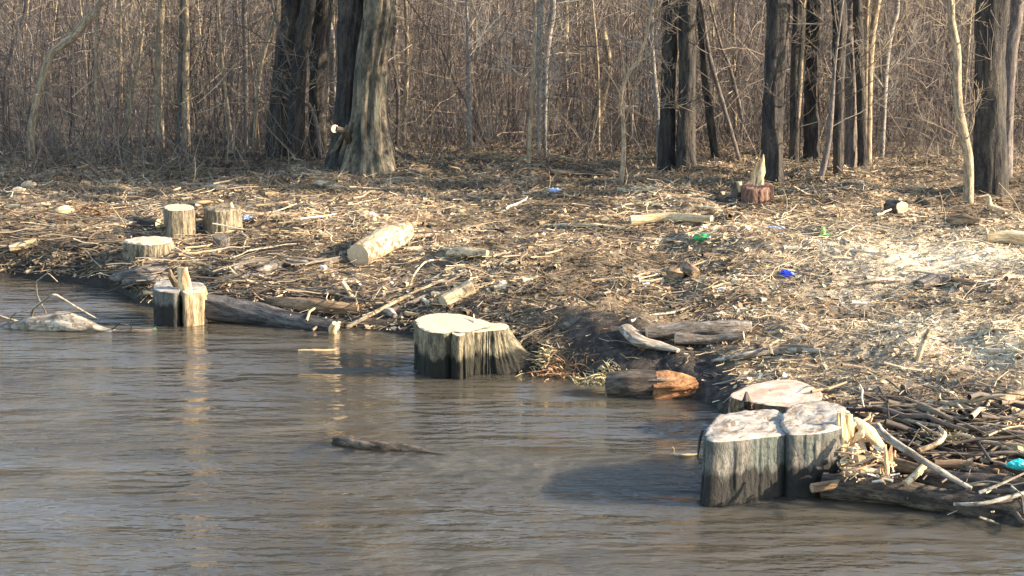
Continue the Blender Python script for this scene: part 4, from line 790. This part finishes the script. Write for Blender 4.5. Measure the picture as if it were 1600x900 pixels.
# heap beside the near stump
def RP(px, py, z): return (px, py, z)
log('dark_log', 'long dark sodden log at the waterline under the brush heap', 'log', W_((1285, 758, .10), (1380, 768, .10), (1480, 784, .08), (1620, 800, .06)), [.11, .12, .11, .12], 'dark', k=18, amp=.2)
log('dark_log', 'thick dark log emerging at the corner below the turquoise plastic', 'log', W_((1440, 745, .22), (1520, 758, .2), (1620, 770, .2)), [.09, .11, .12], 'dark', k=18, amp=.2)
log('cut_log', 'small log with pale sawn end against the foot of the big near stump', 'log', W_((1268, 763, .12), (1290, 760, .13), (1312, 756, .14)), [.045, .045, .045], 'brown', 'cutend', k=12)
log('bent_branch', 'smooth grey branch slanting across the brush heap beside the near stump', 'branch', W_((1370, 664, .62), (1385, 682, .55), (1420, 706, .48), (1470, 737, .36), (1518, 764, .25)), [.03, .034, .032, .028, .02], 'bone', k=10)
log('pale_branch', 'thick cream branch lying across the top of the brush heap', 'branch', W_((1452, 648, .52), (1490, 636, .50), (1540, 630, .52), (1610, 612, .56)), [.035, .045, .045, .045], 'log', 'cutend', k=12)
log('bark_slab', 'pinkish pale flat slab leaning on the thick cream branch', 'slab', W_((1494, 630, .58), (1510, 645, .50), (1526, 660, .42)), [.03, .035, .03], 'bone', k=8, flat=.4)
log('crooked_branch', 'short hooked cream branch in the middle of the brush heap', 'branch', W_((1436, 704, .42), (1462, 694, .46), (1476, 680, .50), (1468, 668, .52)), [.026, .026, .02, .012], 'log', k=9)
log('long_stick', 'grey thin stick crossing behind the smooth slanting grey branch', 'stick', W_((1385, 592, .5), (1425, 625, .45), (1470, 672, .48)), [.010, .012, .010], 'grey', k=6)
log('brown_log', 'brown barked log lying among splinters beside the near stump', 'log', W_((1362, 712, .34), (1400, 724, .33), (1440, 735, .32)), [.05, .055, .045], 'brown', 'cutend', k=12)
log('brown_log', 'tan stubby log slanting down the heap under the smooth grey branch', 'log', W_((1415, 756, .24), (1430, 742, .30), (1445, 728, .36)), [.035, .035, .03], 'log', 'cutend', k=10)
log('grey_log', 'level weathered log across heap towards the turquoise plastic', 'log', W_((1460, 724, .34), (1510, 727, .33), (1560, 738, .30)), [.035, .04, .03], 'brown', k=10)
log('thin_branch', 'thin forked grey branch lying lowest at the heap waterline', 'branch', W_((1490, 788, .2), (1540, 786, .24), (1610, 768, .3)), [.016, .018, .02], 'bone', k=7, kids=[([(1530, 770, .3), (1560, 758, .36), (1610, 735, .42)], .016), ([(1580, 760, .34), (1600, 775, .3)], .01)])
log('thin_branch', 'small twig dipping into the water off the dark sodden log', 'branch', W_((1530, 808, .08), (1548, 814, .03), (1566, 822, -.02)), [.012, .012, .008], 'bone', k=6)
log('thin_branch', 'short pale twig on the heap beside the pinkish slab', 'branch', W_((1555, 640, .52), (1575, 655, .46), (1530, 668, .44)), [.010, .012, .008], 'grey', k=6)
log('splinter_board', 'bright orange-cream torn slab leaning against the near stump', 'slab', W_((1336, 655, .56), (1355, 672, .50), (1378, 700, .38)), [.05, .09, .05], 'split', k=10, flat=.45, amp=.25)
log('splinter_board', 'cream torn board lying flat under the brown barked log', 'slab', W_((1318, 742, .26), (1345, 734, .28), (1382, 738, .25)), [.04, .07, .04], 'split', k=9, flat=.4, amp=.25)
log('splinter_board', 'small white splintered board tilted between near stump and torn slab', 'slab', W_((1330, 668, .50), (1345, 690, .40), (1352, 706, .34)), [.02, .035, .02], 'cut', k=7, flat=.4, amp=.2)
rng = np.random.default_rng(61); m = MB(); n = 200
c = np.array([at_z(a, b, z) for a, b, z in zip(rng.uniform(1318, 1400, n), rng.uniform(672, 752, n), rng.uniform(.2, .42, n))]); d = rng.normal(0, 1, (n, 3)); d[:, 2] *= .4; d /= np.linalg.norm(d, axis=1)[:, None]; L = rng.uniform(.03, .13, n)
bulk(m, c[:, None]+d[:, None]*(np.array([-.5, .5])[None, :, None]*L[:, None, None]), rng.uniform(.005, .016, (n, 1))*np.array([[1, .6]]), 4, np.array([(.78, .60, .36), (.62, .42, .22), (.44, .28, .15), (.3, .2, .12), (.2, .14, .1), (.8, .72, .58)])[rng.choice(6, n, p=[.3, .3, .15, .08, .05, .12])]); n = 46; c = np.array([at_z(a, b, z) for a, b, z in zip(rng.uniform(1322, 1392, n), rng.uniform(648, 740, n), rng.uniform(.25, .5, n))])
for q in range(n):
    d = rng.normal(0, 1, 3)*[.8, .5, .45]+[.3, -.2, -.2]; d /= np.linalg.norm(d); ll = rng.uniform(.05, .16)
    tube(m, [c[q]-d*ll, c[q]+rng.normal(0, .01, 3), c[q]+d*ll], [.008, rng.uniform(.018, .042), .012], k=8, n=9, amp=.35, fine=.4, seed=q, flat=rng.uniform(.25, .6), col=np.array([(.74, .52, .28), (.62, .38, .19), (.80, .64, .40), (.42, .25, .13)])[q % 4])
o = m.build('splinter_pile', M['litter'], smooth=False); o['kind'] = 'stuff'; tag(o, 'loose fresh splinters piled against the near stump', 'wood debris')
# the mound of soil and rotten wood the heap lies on is part of the ground; thin upright stems on the bank
stems = [((855, 300), (858, 268), 'single thin dead stem upright on far bank below the open brush'), ((975, 292), (978, 262), 'short thin stem beside the foot of the spiky sapling'), ((1228, 330), (1224, 296), 'bent dead stem upright beside the shattered stump'), ((1312, 350), (1306, 318), 'thin stake-like stem left of the dark log with round end'), ((1470, 335), (1468, 300), 'thin upright stem near the lone crooked sapling'), ((300, 290), (304, 245), 'tall thin dead stem upright behind the stump pair'), ((205, 372), (170, 318), 'leaning tan twig rising beside the orange heap'), ((447, 270), (450, 235), 'pale little stem before the leaning dark trunks'), ((1474, 352), (1473, 320), 'pale short stem right before the orange-tan barkless log'), ((1285, 318), (1278, 292), 'twiggy short stem between shattered stump and round-ended log'), ((1600, 340), (1560, 285), 'slanting thin stem beside the massive black trunk')]
for a, b_, lab in stems:
    g = G(*a); rt = empty('dead_sapling', g, lab, 'dead sapling', 'thin dead stems on the bank'); m = MB(); mid = at_y((a[0]+b_[0])/2+3, (a[1]+b_[1])/2, g[1]); tube(m, [g-[0, 0, .05], mid, at_y(*b_, g[1])], [.012, .010, .006], k=6, n=10, amp=.1); tw = m.build('stem', M['sap'], rt)
    m = MB(); tube(m, [mid, mid+[.06, .02, .08], mid+[.15, .03, .14]], [.006, .005, .003], k=4, n=6); m.build('twig', M['sap'], rt); adopt(rt)

# ------------------------------------------------------------------ rubbish
def blob(name, label, cat, px, s, mat, seed, parent=None, lift=.5, z=None):
    c = at_z(px[0], px[1], z) if z is not None else G(px[0], px[1], s[2]*lift); m = MB(); k, n = 22, 14
    th = np.linspace(0, 2*math.pi, k, endpoint=False); ph = np.linspace(0.02, math.pi-.02, n); TH, PH = np.meshgrid(th, ph)
    d = np.stack([np.cos(TH)*np.sin(PH), np.sin(TH)*np.sin(PH), np.cos(PH)], -1)
    rr = .6+.8*np.abs(fbm(d[..., 0]*2.2+seed, d[..., 1]*2.2+d[..., 2]*1.7+5, seed)-.2)+(vn(d[..., 0]*5+9, d[..., 2]*5+d[..., 1]*4+9, seed)-.5)*.3
    v = c+d*rr[..., None]*np.array(s); i, j = np.meshgrid(np.arange(n-1), np.arange(k), indexing='ij'); j2 = (j+1) % k
    m.add(v.reshape(-1, 3), q=np.stack([i*k+j, (i+1)*k+j, (i+1)*k+j2, i*k+j2], -1).reshape(-1, 4), pc=v.reshape(-1, 3)-c)
    o = m.build(name, M[mat], smooth=False); o.data.transform(__import__('mathutils').Matrix.Translation([-float(a) for a in c])); o.location = [float(a) for a in c]; return tag(o, label, cat)
def bottle(label, a, b, r, mat, cap):
    A, B = G(*a, r*.8), G(*b, r*.8); rt = empty('plastic_bottle', A, label, 'bottle'); m = MB(); t = lambda s: A+(B-A)*s
    tube(m, [t(x) for x in (0, .1, .3, .5, .7, .85, 1)], [r*.8, r, r*.92, r, r*.95, r*.45, r*.32], k=16, n=24, amp=.05); m.build('body', M[mat], rt)
    m = MB(); tube(m, [t(1.0), t(1.09)], [r*.38, r*.38], k=12, n=3); m.build('cap', M[cap], rt); adopt(rt)
bottle('crushed green plastic bottle lying on litter by the barkless cream log', (1086, 371), (1108, 371), .055, 'green', 'pblue')
blob('plastic_scrap', 'tall lime green plastic scrap standing in the litter', 'litter', (1286, 366), (.04, .05, .11), 'lime', 3)
blob('plastic_scrap', 'green torn plastic flap touching the lime scrap', 'litter', (1291, 371), (.05, .04, .06), 'green', 8)
blob('plastic_bag', 'crumpled bright blue plastic on open ground', 'litter', (1228, 428), (.10, .07, .06), 'blue', 5)
blob('plastic_cup', 'small pale blue plastic piece on dark ground mid-bank', 'litter', (1009, 444), (.05, .05, .035), 'pblue', 6)
blob('plastic_bag', 'turquoise plastic caught on the brush heap at picture edge', 'litter', (1592, 726), (.11, .06, .05), 'teal', 9, z=.45)
blob('plastic_bag', 'pale bluish white bag against the broad rounded stump', 'litter', (388, 341), (.12, .1, .05), 'pblue', 11)
blob('paper_scrap', 'white scrap on open bank above the thick pale flaking log', 'litter', (581, 336), (.08, .06, .05), 'white', 12)
blob('plastic_bag', 'dull lilac bag near the thin dead stem up the bank', 'litter', (867, 298), (.11, .08, .05), 'pblue', 13)
blob('plastic_bag', 'flattened grey-blue sheet beyond the green bottle', 'litter', (1208, 357), (.20, .09, .04), 'pblue', 14)
blob('plastic_bag', 'dark bluish crumple near the far log with round end', 'litter', (1440, 318), (.14, .10, .08), 'dark', 15)
blob('paper_scrap', 'white scrap on pale ground below the blue plastic', 'litter', (1128, 452), (.08, .05, .03), 'white', 16)
blob('paper_scrap', 'white crumple at the end of long grey shore log', 'litter', (505, 418), (.06, .05, .04), 'white', 17)
blob('leaf', 'tiny pale yellow-green leaf floating beside the spiked stump', 'leaf', (242, 515), (.022, .015, .028), 'green', 18, z=.01)
blob('stone', 'whitish stone on dark slope beyond short pale log', 'stone', (784, 444), (.045, .04, .04), 'white', 19)
blob('plastic_scrap', 'tiny teal plastic fleck right of the whitish stone', 'litter', (811, 446), (.03, .02, .02), 'teal', 20)
